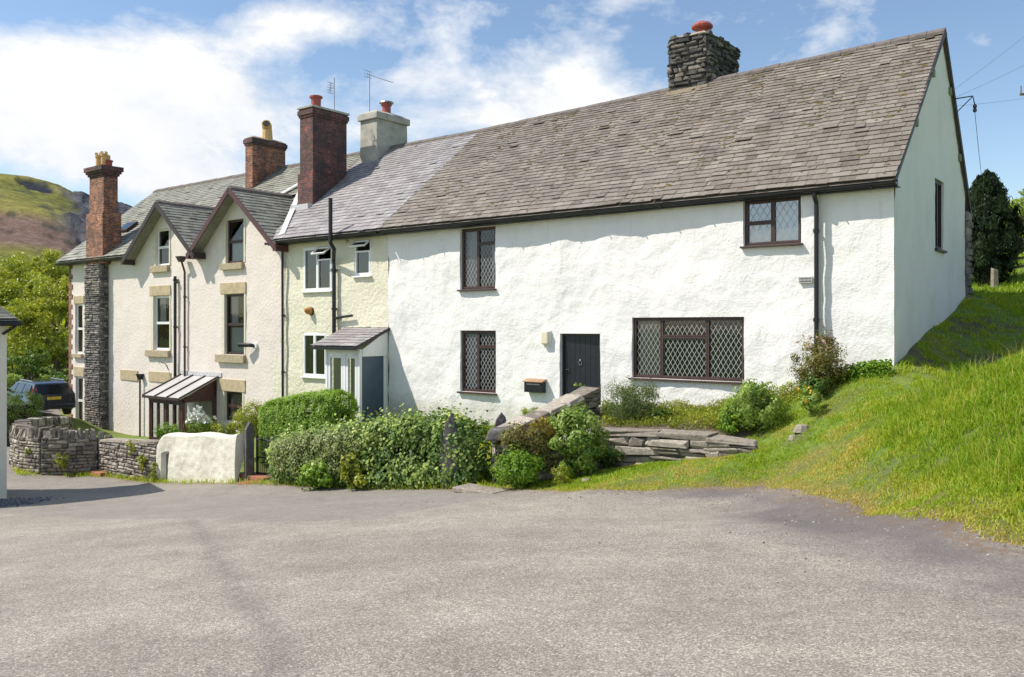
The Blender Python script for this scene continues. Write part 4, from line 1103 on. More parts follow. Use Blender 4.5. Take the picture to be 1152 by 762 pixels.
m = MB(); m.hexa([(u0, v0, z1), (u1, v0, z1), (u1, v1, z1), (u0, v1, z1), (u0+.15, v0+.15, z1+.1), (u1-.15, v0+.15, z1+.1), (u1-.15, v1-.15, z1+.1), (u0+.15, v1-.15, z1+.1)]); m.build('flaunching', M_mortar, cb, MH)
pu, pv = (u0+u1)/2, v0+.95
m = MB(); m.tube([(pu, pv, z1), (pu, pv, z1+.5), (pu+.0, pv-.02, z1+.66), (pu+.14, pv-.16, z1+.74)], [.24, .21, .22, .2], 12); m.tube([(pu, pv, z1+.0), (pu, pv, z1+.08)], .2, 12)
cwl = m.build('chimney_pot', M_buff, cb, MH)
m = MB(); m.tube([(pu+.13, pv-.15, z1+.735), (pu+.15, pv-.17, z1+.75)], .16, 10); m.build('pot_mouth', M_core, cwl, MH)
# second party stack peeping over the ridge
# ---------------------------------------------------------------- aerials, letterbox
def aerial(pos, label, kind):
    p = MH @ Vector(pos); r = root('television_aerial', label, 'aerial', tuple(p), math.atan2(RY, RX))
    x, y, z = pos; m = MB()
    hgt = 1.75 if kind == 'yagi' else 1.35
    m.tube([(x, y, z), (x, y, z+hgt)], .016, 6); m.build('mast', M_metal, r, MH)
    m = MB()
    if kind == 'yagi':
        a = Vector((x-.1, y, z+hgt-.04)); b = Vector((x+1.0, y+.25, z+hgt-.5)); m.tube([a, b], .014, 6)
        for i in range(13):
            q = a+(b-a)*((i+.3)/13); L = .13 if i else .22; m.tube([q+Vector((-.02, -L, -.0)), q+Vector((.02, L, .0))], .008, 5); 
        for dz in (-.12, .12): m.tube([a+Vector((0, -.22, dz)), a+Vector((0, .22, dz))], .008, 5)
        m.tube([a+Vector((0, 0, -.14)), a+Vector((0, 0, .14))], .01, 5)
    else:
        a = Vector((x-.22, y, z+hgt-.35)); m.tube([a, a+Vector((.22, 0, 0))], .012, 6)
        for dz in (-.2, -.1, 0, .1, .2): m.tube([a+Vector((-.0, -.16, dz)), a+Vector((-.0, .16, dz))], .009, 5)
        m.tube([a+Vector((0, 0, -.22)), a+Vector((0, 0, .22))], .012, 5); m.tube([a+Vector((-.1, 0, -.15)), a+Vector((.05, 0, .15))], .01, 5)
    m.build('array', M_metal, r, MH)
aerial(AER1, 'upright aerial with a small grid array on the sooty brick stack', 'grid')
aerial(AER2, 'long toothed aerial on a mast strapped to the grey rendered stack', 'yagi')
m = MB(); m.box(AER2[0]-.1, AER2[0]+.1, AER2[1]-.14, AER2[1]-.1, AER2[2]-.08, AER2[2]-.03); m.build('aerial_strap', M_metal, cg, MH)
a, b, c, d = pxbox(592, 430, 612.5, 441.5, .1)
p = MH @ Vector(((a+b)/2, -.05, c)); lb = root('letterbox', 'black letterbox with a brown sloping lid on the white wall by the door', 'letterbox', tuple(p), math.atan2(RY, RX))
m = MB(); m.box(a, b, -.2, -.03, c, d); m.build('box_body', M_black, lb, MH, bevel=.01)
m = MB(); m.hexa([(a-.02, -.24, d+.002), (b+.02, -.24, d+.002), (b+.02, -.03, d+.03), (a-.02, -.03, d+.03), (a-.02, -.24, d+.02), (b+.02, -.24, d+.02), (b+.02, -.03, d+.09), (a-.02, -.03, d+.09)]); m.build('lid', simple('tan_wood_lid', (.34, .20, .11), .6), lb, MH)
m = MB(); m.box(a+.08, b-.08, -.206, -.2005, d-.07, d-.04); m.build('flap', M_metal, lb, MH)
# ---------------------------------------------------------------- garden walls, gate, steps
def gpt(X, d, z=None): return Vector((X, d, (H(X, d) if z is None else z)+EYE))
M_dry = m_stone('drystone', [(0, (.10, .085, .075)), (.4, (.22, .19, .165)), (.75, (.36, .32, .27)), (1, (.50, .46, .39))], lich=.45, bs=10)
M_slab = m_stone('slab_stone', [(0, (.15, .125, .105)), (.5, (.30, .26, .215)), (1, (.46, .41, .34))], lich=.6, lichen=(.46, .44, .32), bs=7)
M_post = m_stone('dark_slate_post', [(0, (.07, .065, .065)), (.5, (.11, .10, .10)), (1, (.16, .15, .14))], lich=.35, bs=7)
M_tile = simple('red_quarry_tile', (.36, .14, .09), .8, .25, 8)
def seg_wall(name, parent, pts, tops, th, ch, cl, mat=M_dry, base=-.4, core=True, coping=None, jit=.018, proud=.05):
    """drystone wall along plan points; tops are world z at the points"""
    m = MB()
    for (a, b, ta, tb) in zip(pts[:-1], pts[1:], tops[:-1], tops[1:]):
        A = Vector((a[0], a[1], 0)); B = Vector((b[0], b[1], 0)); D = (B-A); L = D.length; D.normalize(); N = Vector((D.y, -D.x, 0))
        zb = min(G(*a), G(*b))+base
        tp = lambda q, ta=ta, tb=tb, L=L: ta+(tb-ta)*q/L
        for s in (1, -1):
            stone_face(m, A+N*(th/2*s)-D*.06, D, L+.12, N*s, zb, max(ta, tb)-.01, ch, cl, .12, jit, top=tp, proud=proud)
        if a is pts[0]: stone_face(m, A-N*(th/2), N, th, -D, zb, ta-.01, ch, cl, .12, jit)
        if b is pts[-1]: stone_face(m, B+N*(th/2), -N, th, D, zb, tb-.01, ch, cl, .12, jit)
        if core:
            i = th/2-.03; m.cur = .0
            m.hexa([A+N*i+Vector((0, 0, zb)), B+N*i+Vector((0, 0, zb)), B-N*i+Vector((0, 0, zb)), A-N*i+Vector((0, 0, zb)), A+N*i+Vector((0, 0, ta-.03)), B+N*i+Vector((0, 0, tb-.03)), B-N*i+Vector((0, 0, tb-.03)), A-N*i+Vector((0, 0, ta-.03))])
            m.cur = .5
    o = m.build(name, mat, parent)
    if coping:
        c = MB()
        for (a, b, ta, tb) in zip(pts[:-1], pts[1:], tops[:-1], tops[1:]):
            A = Vector((a[0], a[1], ta)); B = Vector((b[0], b[1], tb)); D = B-A; L = D.length; dn = D.normalized(); N = Vector((dn.y, -dn.x, 0)).normalized(); q = 0
            while q < L:
                w = rnd.uniform(*coping[0]); h = rnd.uniform(*coping[1]); t = rnd.uniform(-.25, .25)
                p = A+dn*(q+w/2)
                ax = (dn+Vector((0, 0, t))).normalized(); az = (Vector((0, 0, 1))-dn*t).normalized()
                c.cur = rnd.random()
                hw = th/2+rnd.uniform(-.02, .07)
                pts8 = []
                for sz in (0, 1):
                    for sx, sy in ((-1, -1), (1, -1), (1, 1), (-1, 1)):
                        k = 1 if sz == 0 else rnd.uniform(.6, .95)
                        pts8.append(p+ax*(sx*w*.47)+N*(sy*hw*k)+az*(sz*h-.01)+Vector((rnd.uniform(-1, 1), rnd.uniform(-1, 1), rnd.uniform(-1, 1)))*.014)
                c.hexa(pts8, c.cur); q += w
        c.build('coping_stones', mat, parent)
    return o
def slab(name, parent, X, d, z0, h, w, th, mat, point=.0, lean=(0, 0), axis=(1, 0, 0)):
    """upright stone slab with a pointed or rounded head"""
    ax = Vector(axis).normalized(); n = Vector((ax.y, -ax.x, 0)); o = Vector((X, d, z0)); m = MB(); pr = []
    for u, v in ((-.5, 0), (.5, 0), (.52, .55), (.5, 1-point), (.28, 1-point*.25), (.05, 1), (-.22, 1-point*.35), (-.48, 1-point*1.1), (-.52, .5)):
        pr.append((u*w+rnd.uniform(-.015, .015), v*h))
    k = len(pr)
    P = lambda u, z, s: o+ax*(u+lean[0]*z)+n*(s*th/2+lean[1]*z)+Vector((0, 0, z))
    vs_ = [P(u, z, 1) for u, z in pr]+[P(u, z, -1) for u, z in pr]
    m.add(vs_, [tuple(range(k)), tuple(range(2*k-1, k-1, -1))]+[(i, i+k, (i+1) % k+k, (i+1) % k) for i in range(k)])
    return m.build(name, mat, parent, bevel=.015)
B = 14.0
def zof(y, d): return EYE+(368-y)/F*d
# curved wall at the far end of the gardens
pp = [(ray(74)*33.4, 33.4), (ray(44)*32.0, 32.0), (ray(28)*30.6, 30.6), (ray(22)*29.3, 29.3), (ray(31)*28.5, 28.5), (ray(52)*28.1, 28.1), (ray(80)*28.2, 28.2), (ray(108)*28.5, 28.5)]
tp = [zof(y, p[1]) for y, p in zip((476, 478, 481, 486, 490, 491, 492, 493), pp)]
w_ = root('stone_wall', 'curved drystone garden wall with upright coping stones at the far bend', 'wall', tuple(gpt(*pp[4])))
seg_wall('masonry', w_, pp, tp, .5, (.07, .15), (.16, .42), coping=((.07, .13), (.2, .3)))
# slab pier and narrow opening
pr_ = root('stone_gatepost', 'upright slate slab gatepost with a rounded head at the end of the curved wall', 'gatepost', tuple(gpt(ray(113.5)*28.4, 28.4)))
slab('slab', pr_, ray(113.5)*28.4, 28.4, G(ray(113.5)*28.4, 28.4)-.3, zof(485, 28.4)-G(ray(113.5)*28.4, 28.4)+.3, .42, .16, M_post, .12, (.02, 0), (.5, -.86, 0))
pr_ = root('stone_gatepost', 'small leaning slab beside the narrow opening before the shrubby wall', 'gatepost', tuple(gpt(ray(122)*28.0, 28.0)))
slab('slab', pr_, ray(122.5)*28.6, 28.6, G(ray(122)*28.6, 28.6)-.3, zof(489, 28.6)-G(ray(122)*28.6, 28.6)+.3, .5, .14, M_post, .15, (-.02, 0), (RX, RY, 0))
st = root('tiled_step', 'low red step in the narrow opening of the stone wall', 'step', tuple(gpt(ray(116)*28.2, 28.2)))
m = MB(); X, d = ray(114.5)*28.0, 28.0; m.obox((X, d, G(X, d)+.05), (RX, RY, 0), (NX, NY, 0), (0, 0, 1), .38, .25, .07); m.build('tread', M_tile, st, bevel=.015)
# second wall, with plants growing from it
pp = [onoff(x, B) for x in (121, 140, 160, 183)]
tp = [zof(y, p[1]) for y, p in zip((496, 497, 498, 499), pp)]
w_ = root('stone_wall', 'straight drystone wall with green tufts growing from it', 'wall', tuple(gpt(*pp[1])))
seg_wall('masonry', w_, pp, tp, .45, (.06, .14), (.15, .4))
c = MB()
for i in range(7):
    a, b = Vector((*pp[0], 0)), Vector((*pp[-1], 0)); q0, q1 = i/7, (i+.97)/7; D = (b-a); n = Vector((D.y, -D.x, 0)).normalized()
    p, q = a+D*q0, a+D*q1; z0, z1 = tp[0]+(tp[-1]-tp[0])*q0, tp[0]+(tp[-1]-tp[0])*q1
    c.hexa([p+n*.27+Vector((0, 0, z0)), q+n*.27+Vector((0, 0, z1)), q-n*.27+Vector((0, 0, z1)), p-n*.27+Vector((0, 0, z0)), p+n*.26+Vector((0, 0, z0+.07)), q+n*.26+Vector((0, 0, z1+.07)), q-n*.27+Vector((0, 0, z1+.07)), p-n*.27+Vector((0, 0, z0+.07))], rnd.random())
c.build('coping_stones', M_slab, w_)
# cream painted garden wall with a bricked niche
pw = root('painted_wall', 'low cream rendered garden wall with a small niche at its far end', 'wall', tuple(gpt(*onoff(230, B))))
a0, a1 = onoff(184, B), onoff(273.5, B); A = Vector((*a0, 0)); Bv = Vector((*a1, 0)); D = (Bv-A); Lw = D.length; dn = D.normalized(); nn = Vector((dn.y, -dn.x, 0))
zt0, zt1 = zof(492, a0[1]), zof(488, a1[1])
us = np.linspace(0, Lw, 61); m = MB(); rows = 26; grid = []
n0, n1 = Lw*.075, Lw*.165
for i, u in enumerate(us):
    col = []; zg = G(A.x+dn.x*u, A.y+dn.y*u)-.25; zt = zt0+(zt1-zt0)*u/Lw+.05*math.sin(u*1.3)+.03*math.sin(u*3.1)+(-.25*max(0, 1-u/.5)**2)
    for j in range(rows+1):
        f = j/rows; z = zg+(zt-zg)*min(1, f/.82); off = .22+.05*(1-f)+.03*mnoise.noise(Vector((u*1.4, z*1.4, 3)))+.015*mnoise.noise(Vector((u*5, z*5, 3)))
        if f > .82: g = (f-.82)/.18; z += .06*math.sin(g*math.pi); off = off*math.cos(g*math.pi)
        if n0 < u < n1 and zg+.2 < z < zg+(zt-zg)*.66 and f < .75: off -= .16
        col.append(A+dn*u+nn*off+Vector((0, 0, z)))
    grid.append(col)
for i in range(60):
    for j in range(rows): m.quad(grid[i][j], grid[i+1][j], grid[i+1][j+1], grid[i][j+1])
for g, s in ((grid[0], 1), (grid[-1], -1)):
    k = list(range(rows+1)); m.add(g, [tuple(k if s > 0 else k[::-1])])
m.build('render_face', M_garden, pw, smooth=True)
m = MB(); uc_ = (n0+n1)/2; p = A+dn*uc_+nn*.085; zg = G(p.x, p.y); m.obox(p+Vector((0, 0, zg+.45)), dn, nn, (0, 0, 1), (n1-n0)*.42, .02, .42); m.build('niche_door', simple('grey_weathered_board', (.20, .19, .17), .9, .3), pw)
# gate between slab posts
x0, x1 = 277.5, 300.5
g0, g1 = onoff(278, B), onoff(301, B-.0)
po_ = root('stone_gatepost', 'pair-leaning slate gatepost with a pointed head beside the iron gate', 'gatepost', tuple(gpt(*g0)))
po_['label'] = 'dark slate gatepost with a pointed head between the cream wall and the iron gate'
zg = G(*g0); slab('slab', po_, g0[0]+.05, g0[1]+.02, zg-.3, zof(475, g0[1])-zg+.3, .25, .16, M_post, .1, (0, 0), (.8, .6, 0))
gt = root('garden_gate', 'black iron garden gate standing half open above a red step', 'gate', (g0[0]+.25, g0[1]+.12, zg))
A = Vector((g0[0]+.2, g0[1]+.25, zg+.12)); Bv = Vector((g1[0]+.1, g1[1]+.35, zg+.12)); D = Bv-A; hgt = 1.05
m = MB()
for q in (0, 1): m.tube([A+D*q, A+D*q+Vector((0, 0, hgt+.05))], .032, 6)
for zz in (.06, .5, hgt-.06): m.tube([A+Vector((0, 0, zz)), A+D+Vector((0, 0, zz))], .024, 6)
m.build('gate_frame', M_iron, gt)
for i in range(1, 9):
    m = MB(); m.tube([A+D*i/9+Vector((0, 0, .0)), A+D*i/9+Vector((0, 0, hgt+.06*math.sin(i/9*math.pi)))], .016, 5); m.build('bar', M_iron, gt)
m = MB(); m.box(A.x+D.x*.45, A.x+D.x*.45+.1, A.y+D.y*.5-.03, A.y+D.y*.5+.03, zg+.6, zg+.66); m.build('latch', M_iron, gt)
st = root('tiled_step', 'two shallow red tiled steps in front of the iron gate', 'step', tuple(gpt(*onoff(290, B-.4))))
for k, (o_, h) in enumerate(((-.25, .07), (.2, .18))):
    p = onoff(290, B+o_); m = MB(); m.obox((p[0], p[1], zg-.08+h), (RX, RY, 0), (NX, NY, 0), (0, 0, 1), .62-.06*k, .22, .06); m.build('tread', M_tile, st, bevel=.015)
# pointed slab in the ivy hedge, boulder-topped post by the path
X, d = onoff(506, B-.25); r_ = root('stone_gatepost', 'pointed slate slab rising out of the near end of the ivy hedge', 'gatepost', tuple(gpt(X, d)))
slab('slab', r_, X, d, G(X, d)-.2, zof(465, d)-G(X, d)+.2, .36, .15, M_post, .3, (.01, 0), (.95, -.2, 0))
X, d = onoff(563, B+1.0); r_ = root('stone_gatepost', 'weathered stone with a pointed top at the foot of the sloping parapet', 'gatepost', tuple(gpt(X, d)))
slab('slab', r_, X, d, G(X, d)-.2, zof(464, d)-G(X, d)+.2, .42, .3, M_post, .28, (0, 0), (1, 0, 0))
# sloping parapet by the path to the black door
pa = root('stair_parapet', 'stone parapet with long sloping coping leading to the black door', 'wall', tuple(gpt(*onoff(590, 15))))
P0 = onoff(563, 14.35); P1 = onoff(610, 15.6); P2 = onoff(664, 17.7)
za, zb, zc = zof(489, P0[1]), zof(467, P1[1]), zof(440, P2[1])
seg_wall('masonry', pa, [P0, P1, P2], [za, zb, zc], .42, (.08, .2), (.2, .55), jit=.035)
c = MB()
for (p, q, z0, z1) in ((P0, P1, za, zb), (P1, P2, zb, zc)):
    A = Vector((*p, z0)); Bv = Vector((*q, z1)); D = Bv-A; n = Vector((D.y, -D.x, 0)).normalized(); k = 3
    for i in range(k):
        a = A+D*(i/k); b = A+D*((i+.98)/k); c.cur = rnd.random(); j = lambda: Vector((rnd.uniform(-.05, .05), rnd.uniform(-.05, .05), rnd.uniform(-.025, .025)))
        c.hexa([a+n*.27+j(), b+n*.27+j(), b-n*.27+j(), a-n*.27+j(), a+n*.26+j()+Vector((0, 0, .1)), b+n*.26+j()+Vector((0, 0, .1)), b-n*.26+j()+Vector((0, 0, .1)), a-n*.26+j()+Vector((0, 0, .1))])
c.build('coping_stones', M_slab, pa, bevel=.02)
m = MB(); A = Vector((*P0, 0)); m.hexa([Vector((P0[0]+x_, P0[1]+y_, za-.06+z_)) for x_, y_, z_ in ((-.34, -.26, -.06), (.3, -.3, -.03), (.36, .26, 0), (-.28, .3, 0), (-.26, -.2, .15), (.26, -.24, .2), (.28, .2, .24), (-.22, .2, .19))]); m.build('cap_stone', M_post, pa, bevel=.04)
# low drystone retaining wall of the flower bed
bw = root('retaining_wall', 'low drystone retaining wall of long flat slabs below the flower bed', 'wall', tuple(gpt(*onoff(740, 16.6))))
pp = [onoff(x, o) for x, o in ((600, 14.75), (640, 15.3), (680, 16.1), (740, 16.35), (800, 16.5), (850, 16.7))]
tp = [zof(y, p[1]) for y, p in zip((505, 497, 489, 491, 495, 501), pp)]
seg_wall('masonry', bw, pp, tp, .45, (.08, .23), (.3, 1.15), mat=M_slab, base=-.25, jit=.065, proud=.16)
c = MB()
for (p, q, z0, z1) in list(zip(pp[:-1], pp[1:], tp[:-1], tp[1:]))[1:]:
    A = Vector((*p, z0)); Bv = Vector((*q, z1)); D = Bv-A; n = Vector((D.y, -D.x, 0)).normalized(); k = 1
    for i in range(k):
        a = A+D*(i/k)-D*.04; b = A+D*((i+.98)/k)+D*.03; hh = rnd.uniform(.07, .15); j = lambda: Vector((rnd.uniform(-.08, .08), rnd.uniform(-.08, .08), rnd.uniform(-.035, .035)))
        c.cur = rnd.random(); w2 = rnd.uniform(.26, .34)
        c.hexa([a+n*w2+j(), b+n*w2+j(), b-n*.3+j(), a-n*.3+j(), a+n*(w2-.03)+j()+Vector((0, 0, hh)), b+n*(w2-.03)+j()+Vector((0, 0, hh)), b-n*.3+j()+Vector((0, 0, hh)), a-n*.3+j()+Vector((0, 0, hh))])
c.build('coping_stones', M_slab, bw, bevel=.02)
# flower bed soil behind it
xs = np.linspace(628, 905, 40); V = []; Fq = []
for i, x in enumerate(xs):
    zt = np.interp(x, [p[0]/p[1]*F+576 for p in pp], tp)
    for k in range(9):
        o_ = np.interp(x, [628, 680, 800, 905], [15.9, 16.25, 16.6, 17.9])+(18.86-np.interp(x, [628, 680, 800, 905], [15.9, 16.25, 16.6, 17.9]))*k/8
        X, d = onoff(x, o_); zf_ = EYE+np.interp(x, [628, 700, 800, 860, 905], [-2.1, -2.02, -1.95, -1.68, -1.35])
        zs_ = zt+.02; f = (k/8)**.7; V.append((X, d, zs_*(1-f)+zf_*f+.05*mnoise.noise(Vector((X*2, d*2, 0)))))
for i in range(39):
    for k in range(8): a = i*9+k; Fq.append((a, a+9, a+10, a+1))
bed = mesh_arrays('flower_bed', V, Fq, simple('dark_soil', (.11, .085, .055), .95, .4, 10, .8, 30), smooth=True); props(bed, 'earth of the flower bed under the large window', kind='structure')
# loose stones at the lawn edge
for i, (x, y, o_, s_) in enumerate(((904, 475, 16.9, .16), (893, 484, 16.7, .12), (660, 545, 14.5, .11))):
    X, d = onoff(x, o_); m = MB(); n = 9
    for k in range(6):
        pass
    q = [Vector((math.cos(a)*s_*rnd.uniform(.8, 1.4), math.sin(a)*s_*rnd.uniform(.7, 1.1), 0)) for a in [k*2*math.pi/n for k in range(n)]]
    z = G(X, d); o3 = Vector((X, d, z-.04)); top = [o3+v*.7+Vector((0, 0, s_*rnd.uniform(.7, 1.0))) for v in q]; m.add([o3+v for v in q]+top, [tuple(range(n, 2*n))]+[(k, (k+1) % n, (k+1) % n+n, k+n) for k in range(n)])
    o = m.build('field_stone', M_slab, None, bevel=.02); 
    props(o, ['grey stone half sunk in the lawn below the rose bush', 'smaller grey stone in the lawn below its neighbour', 'rounded stone at the foot of the pale-leaved bush'][i], 'stone')
# kerb slab at the foot of the hedge
X, d = onoff(541, B-.55); m = MB(); m.obox((X, d, G(X, d)+.03), (RX, RY, 0), (NX, NY, 0), (0, 0, 1), .55, .28, .05); o = m.build('threshold_slab', M_slab, None, bevel=.02); props(o, 'flat pale threshold slab at the near end of the ivy hedge', 'slab')

# ---------------------------------------------------------------- building at the far left edge
K = Vector((-13.78, 23.3, 0)); c_ = Vector((-.75, -.66, 0)); e_ = Vector((-.66, .75, 0)); ze = zof(360, 23.3); zb = G(-14, 23)-.6
ob = root('outbuilding', 'cream rendered building with a black gutter at the edge of the lane', 'building', (K.x, K.y, G(K.x, K.y)))
m = MB(); Z = lambda v, z: Vector((v.x, v.y, z)); P1, P2, P3 = K+c_*7, K+c_*7+e_*2.6, K+e_*2.6
m.quad(Z(P1, zb), Z(K, zb), Z(K, ze), Z(P1, ze)); m.quad(Z(K, zb), Z(P3, zb), Z(P3, ze+.38), Z(K, ze)); m.quad(Z(P3, zb), Z(P2, zb), Z(P2, ze+.38), Z(P3, ze+.38)); m.quad(Z(P2, zb), Z(P1, zb), Z(P1, ze), Z(P2, ze+.38))
m.build('wall', M_outb, ob)
m = MB(); S = (e_*3.0+Vector((0, 0, .5))); O = Z(K-e_*.32-c_*.2, ze-.10); slates(m, O+Vector((0, 0, .12)), c_, 7.5, S, S.length, .25, (.28, .42)); n_ = Vector((0, 0, .1))
m.hexa([O, O+c_*7.5, O+c_*7.5+S, O+S, O+n_, O+c_*7.5+n_, O+c_*7.5+S+n_, O+S+n_], .2); m.build('roof', M_slate_grey, ob)
m = MB(); m.tube([O-c_*.08, O+c_*7.5], .07, 8); m.tube([O+c_*.05+Vector((0, 0, -.06)), O+e_*.26+c_*.3+Vector((0, 0, -.28))], .04, 8); m.build('gutter', M_black, ob)

# ---------------------------------------------------------------- parked car
fx = Vector((-.72, .69, 0)).normalized(); d = 37.2; pos = Vector((ray(41)*d, d, 0)); gz_ = G(pos.x, pos.y)
car = root('parked_car', 'dark blue estate car with silver roof rails parked beyond the stone wall', 'car', (pos.x, pos.y, gz_), math.atan2(fx.y, fx.x))
MC = WM[car.name]
M_car = simple('dark_blue_car_paint', (.016, .020, .034), .22, .1, 2); M_car.node_tree.nodes['Principled BSDF'].inputs['Coat Weight'].default_value = .6
M_tyre = simple('tyre_rubber', (.02, .02, .02), .8); M_cglass = simple('dark_car_glass', (.015, .018, .02), .06); M_red = simple('red_tail_lens', (.45, .02, .02), .2)
def extr(m, prof, w0, w1):
    k = len(prof); L_ = [(x, -w(z), z) for (x, z), w in zip(prof, [w0]*k)]; R_ = [(x, w(z), z) for (x, z), w in zip(prof, [w0]*k)]
    m.add(L_+R_, [tuple(range(k)), tuple(range(2*k-1, k-1, -1))]+[(i, i+k, (i+1) % k+k, (i+1) % k) for i in range(k)])
wf = lambda z: .88-.06*abs(z-.62)-(max(0, z-.95)*.42)
m = MB(); extr(m, [(-2.12, .32), (-2.2, .55), (-2.17, .95), (-1.92, 1.40), (-1.6, 1.47), (.1, 1.47), (.45, 1.40), (1.12, .98), (1.95, .86), (2.15, .66), (2.18, .35)][::-1], wf, wf); body = m.build('body', M_car, car, MC, bevel=.05)
for s in (-1, 1):
    for nm, P in (('side_window', [(-1.75, 1.0), (-1.62, 1.36), (-.85, 1.39), (-.85, 1.0)]), ('side_window', [(-.78, 1.0), (-.78, 1.39), (.05, 1.39), (.05, 1.0)]), ('side_window', [(.12, 1.0), (.12, 1.38), (.4, 1.33), (.95, 1.0)])):
        m = MB(); V0 = [(x, s*(wf(z)+.008), z) for x, z in P]; V1 = [(x, s*(wf(z)-.02), z) for x, z in P]; k = 4
        m.add(V0+V1, [tuple(range(k)) if s < 0 else tuple(range(k))[::-1]]+[(i, (i+1) % k, (i+1) % k+k, i+k) for i in range(k)]); m.build(nm, M_cglass, body, MC)
    for xw in (-1.35, 1.35):
        m = MB(); m.tube([(xw, s*.68, .33), (xw, s*.70, .33), (xw, s*.86, .33), (xw, s*.89, .33)], [.31, .33, .33, .30], 18); wh = m.build('wheel', M_tyre, car, MC)
        m = MB(); m.tube([(xw, s*.893, .33), (xw, s*.90, .33)], [.21, .19], 14); m.build('rim', M_metal, wh, MC)
    m = MB(); m.hexa([(-2.21, s*.62, .68), (-2.0, s*.89, .68), (-2.0, s*.6, .68), (-2.1, s*.6, .68), (-2.06, s*.62, 1.22), (-1.95, s*.79, 1.22), (-1.9, s*.6, 1.22), (-2.0, s*.6, 1.22)]); m.build('tail_light', M_red, car, MC)
    m = MB(); m.tube([(-1.5, s*.62, 1.50), (.1, s*.62, 1.52)], .025, 6); m.build('roof_rail', M_metal, car, MC)
    m = MB(); m.box(.75, .9, s*.92-.1, s*.92+.1, .98, 1.1); m.build('mirror', M_car, car, MC, bevel=.03)
m = MB(); m.hexa([(-2.175, -.6, 1.0), (-2.175, .6, 1.0), (-2.1, .6, 1.0), (-2.1, -.6, 1.0), (-1.97, -.56, 1.36), (-1.97, .56, 1.36), (-1.9, .56, 1.36), (-1.9, -.56, 1.36)]); m.build('rear_window', M_cglass, car, MC)
m = MB(); m.box(-2.215, -2.19, -.27, .27, .74, .86); m.build('number_plate', simple('yellow_plate', (.62, .42, .05), .5), car, MC)
m = MB(); m.box(-2.26, -2.05, -.84, .84, .34, .56); m.build('bumper', M_car, car, MC, bevel=.05)
m = MB(); m.hexa([(.5, -.6, 1.38), (1.15, -.72, 1.0), (1.15, .72, 1.0), (.5, .6, 1.38), (.52, -.6, 1.41), (1.18, -.72, 1.02), (1.18, .72, 1.02), (.52, .6, 1.41)]); m.build('windscreen', M_cglass, car, MC)

# ---------------------------------------------------------------- field gate, post and wires on the right
M_gatew = simple('weathered_gate_wood', (.20, .15, .10), .9, .3, 8)
d = 27.5; A = at(1124, 330, d); A.z = G(A.x, A.y); fg = root('field_gate', 'five barred wooden field gate beside the dark conifer', 'gate', tuple(A))
D = Vector((.93, -.37, 0)); E = A+D*3.2; E.z = G(E.x, E.y)+.0
for k, hh in enumerate((.35, .62, .92, 1.24, 1.6)):
    m = MB(); m.beam(A+Vector((0, 0, hh)), E+Vector((0, 0, hh)), .04, .09); m.build('rail', M_gatew, fg)
for q in (.02, .5, .98):
    m = MB(); p = A+(E-A)*q+Vector((0, -.05, 0)); m.beam(p+Vector((0, 0, .25)), p+Vector((0, 0, 1.68)), .07, .07, (1, 0, 0)); m.build('stile', M_gatew, fg)
m = MB(); m.beam(A+Vector((0, -.04, .4)), A+(E-A)*.5+Vector((0, -.04, 1.55)), .04, .08); m.build('brace', M_gatew, fg)
d = 26.0; A = at(1119, 330, d); z = G(A.x, A.y); m = MB(); m.hexa([(A.x-.09, A.y-.09, z-.2), (A.x+.09, A.y-.09, z-.2), (A.x+.09, A.y+.09, z-.2), (A.x-.09, A.y+.09, z-.2), (A.x-.08, A.y-.08, z+.62), (A.x+.07, A.y-.08, z+.57), (A.x+.08, A.y+.08, z+.6), (A.x-.08, A.y+.08, z+.66)])
o = m.build('stone_post', simple('pale_post', (.27, .23, .18), .9, .25, 6, .5), None, bevel=.02); props(o, 'short pale post standing by the conifer and the field gate', 'post')
M_wire = simple('grey_cable', (.10, .10, .11), .6)
def sagwire(a, b, sag, r, label, g=None):
    m = MB(); n = 16; m.tube([a+(b-a)*(i/n)-Vector((0, 0, sag*4*(i/n)*(1-i/n))) for i in range(n+1)], r, 5); o = m.build('overhead_cable', M_wire, None); props(o, label, 'cable', g); return o
pole = at(1290, -20, 42); gp_ = root('utility_pole', 'wooden pole carrying the overhead cables beyond the gable', 'pole', (pole.x, pole.y, G(pole.x, pole.y)))
m = MB(); m.tube([(pole.x, pole.y, G(pole.x, pole.y)-.3), (pole.x, pole.y, pole.z+4)], [.17, .12], 10); m.build('shaft', M_gatew, gp_)
for k, (y0, y1) in enumerate(((91, -80), (102, -8), (114, 78))):
    sagwire(BRK2+Vector((0, 0, .25-.22*k)), at(1290, y1, 42), .25, .0035, ['highest of the three cables fanning from the gable', 'middle of the three cables fanning from the gable', 'lowest of the three cables fanning from the gable'][k], 'cables fanning from the gable')
sagwire(BRK, at(1104, 196, 26.5), .05, .007, 'cable dropping from the insulator bracket to the conifer')
d = 45; A = at(1158, 100, d); up_ = root('utility_pole', 'distant pole with a short crossarm at the far right', 'pole', (A.x, A.y, G(A.x, A.y)))
m = MB(); m.tube([(A.x, A.y, G(A.x, A.y)-.3), (A.x, A.y, A.z+.6)], [.16, .11], 8); m.build('shaft', M_gatew, up_)
m = MB(); m.box(A.x-.5, A.x+.5, A.y-.05, A.y+.05, A.z-.35, A.z-.24); m.box(A.x-.46, A.x-.42, A.y-.02, A.y+.02, A.z-.24, A.z+.15); m.build('crossarm', M_gatew, up_)
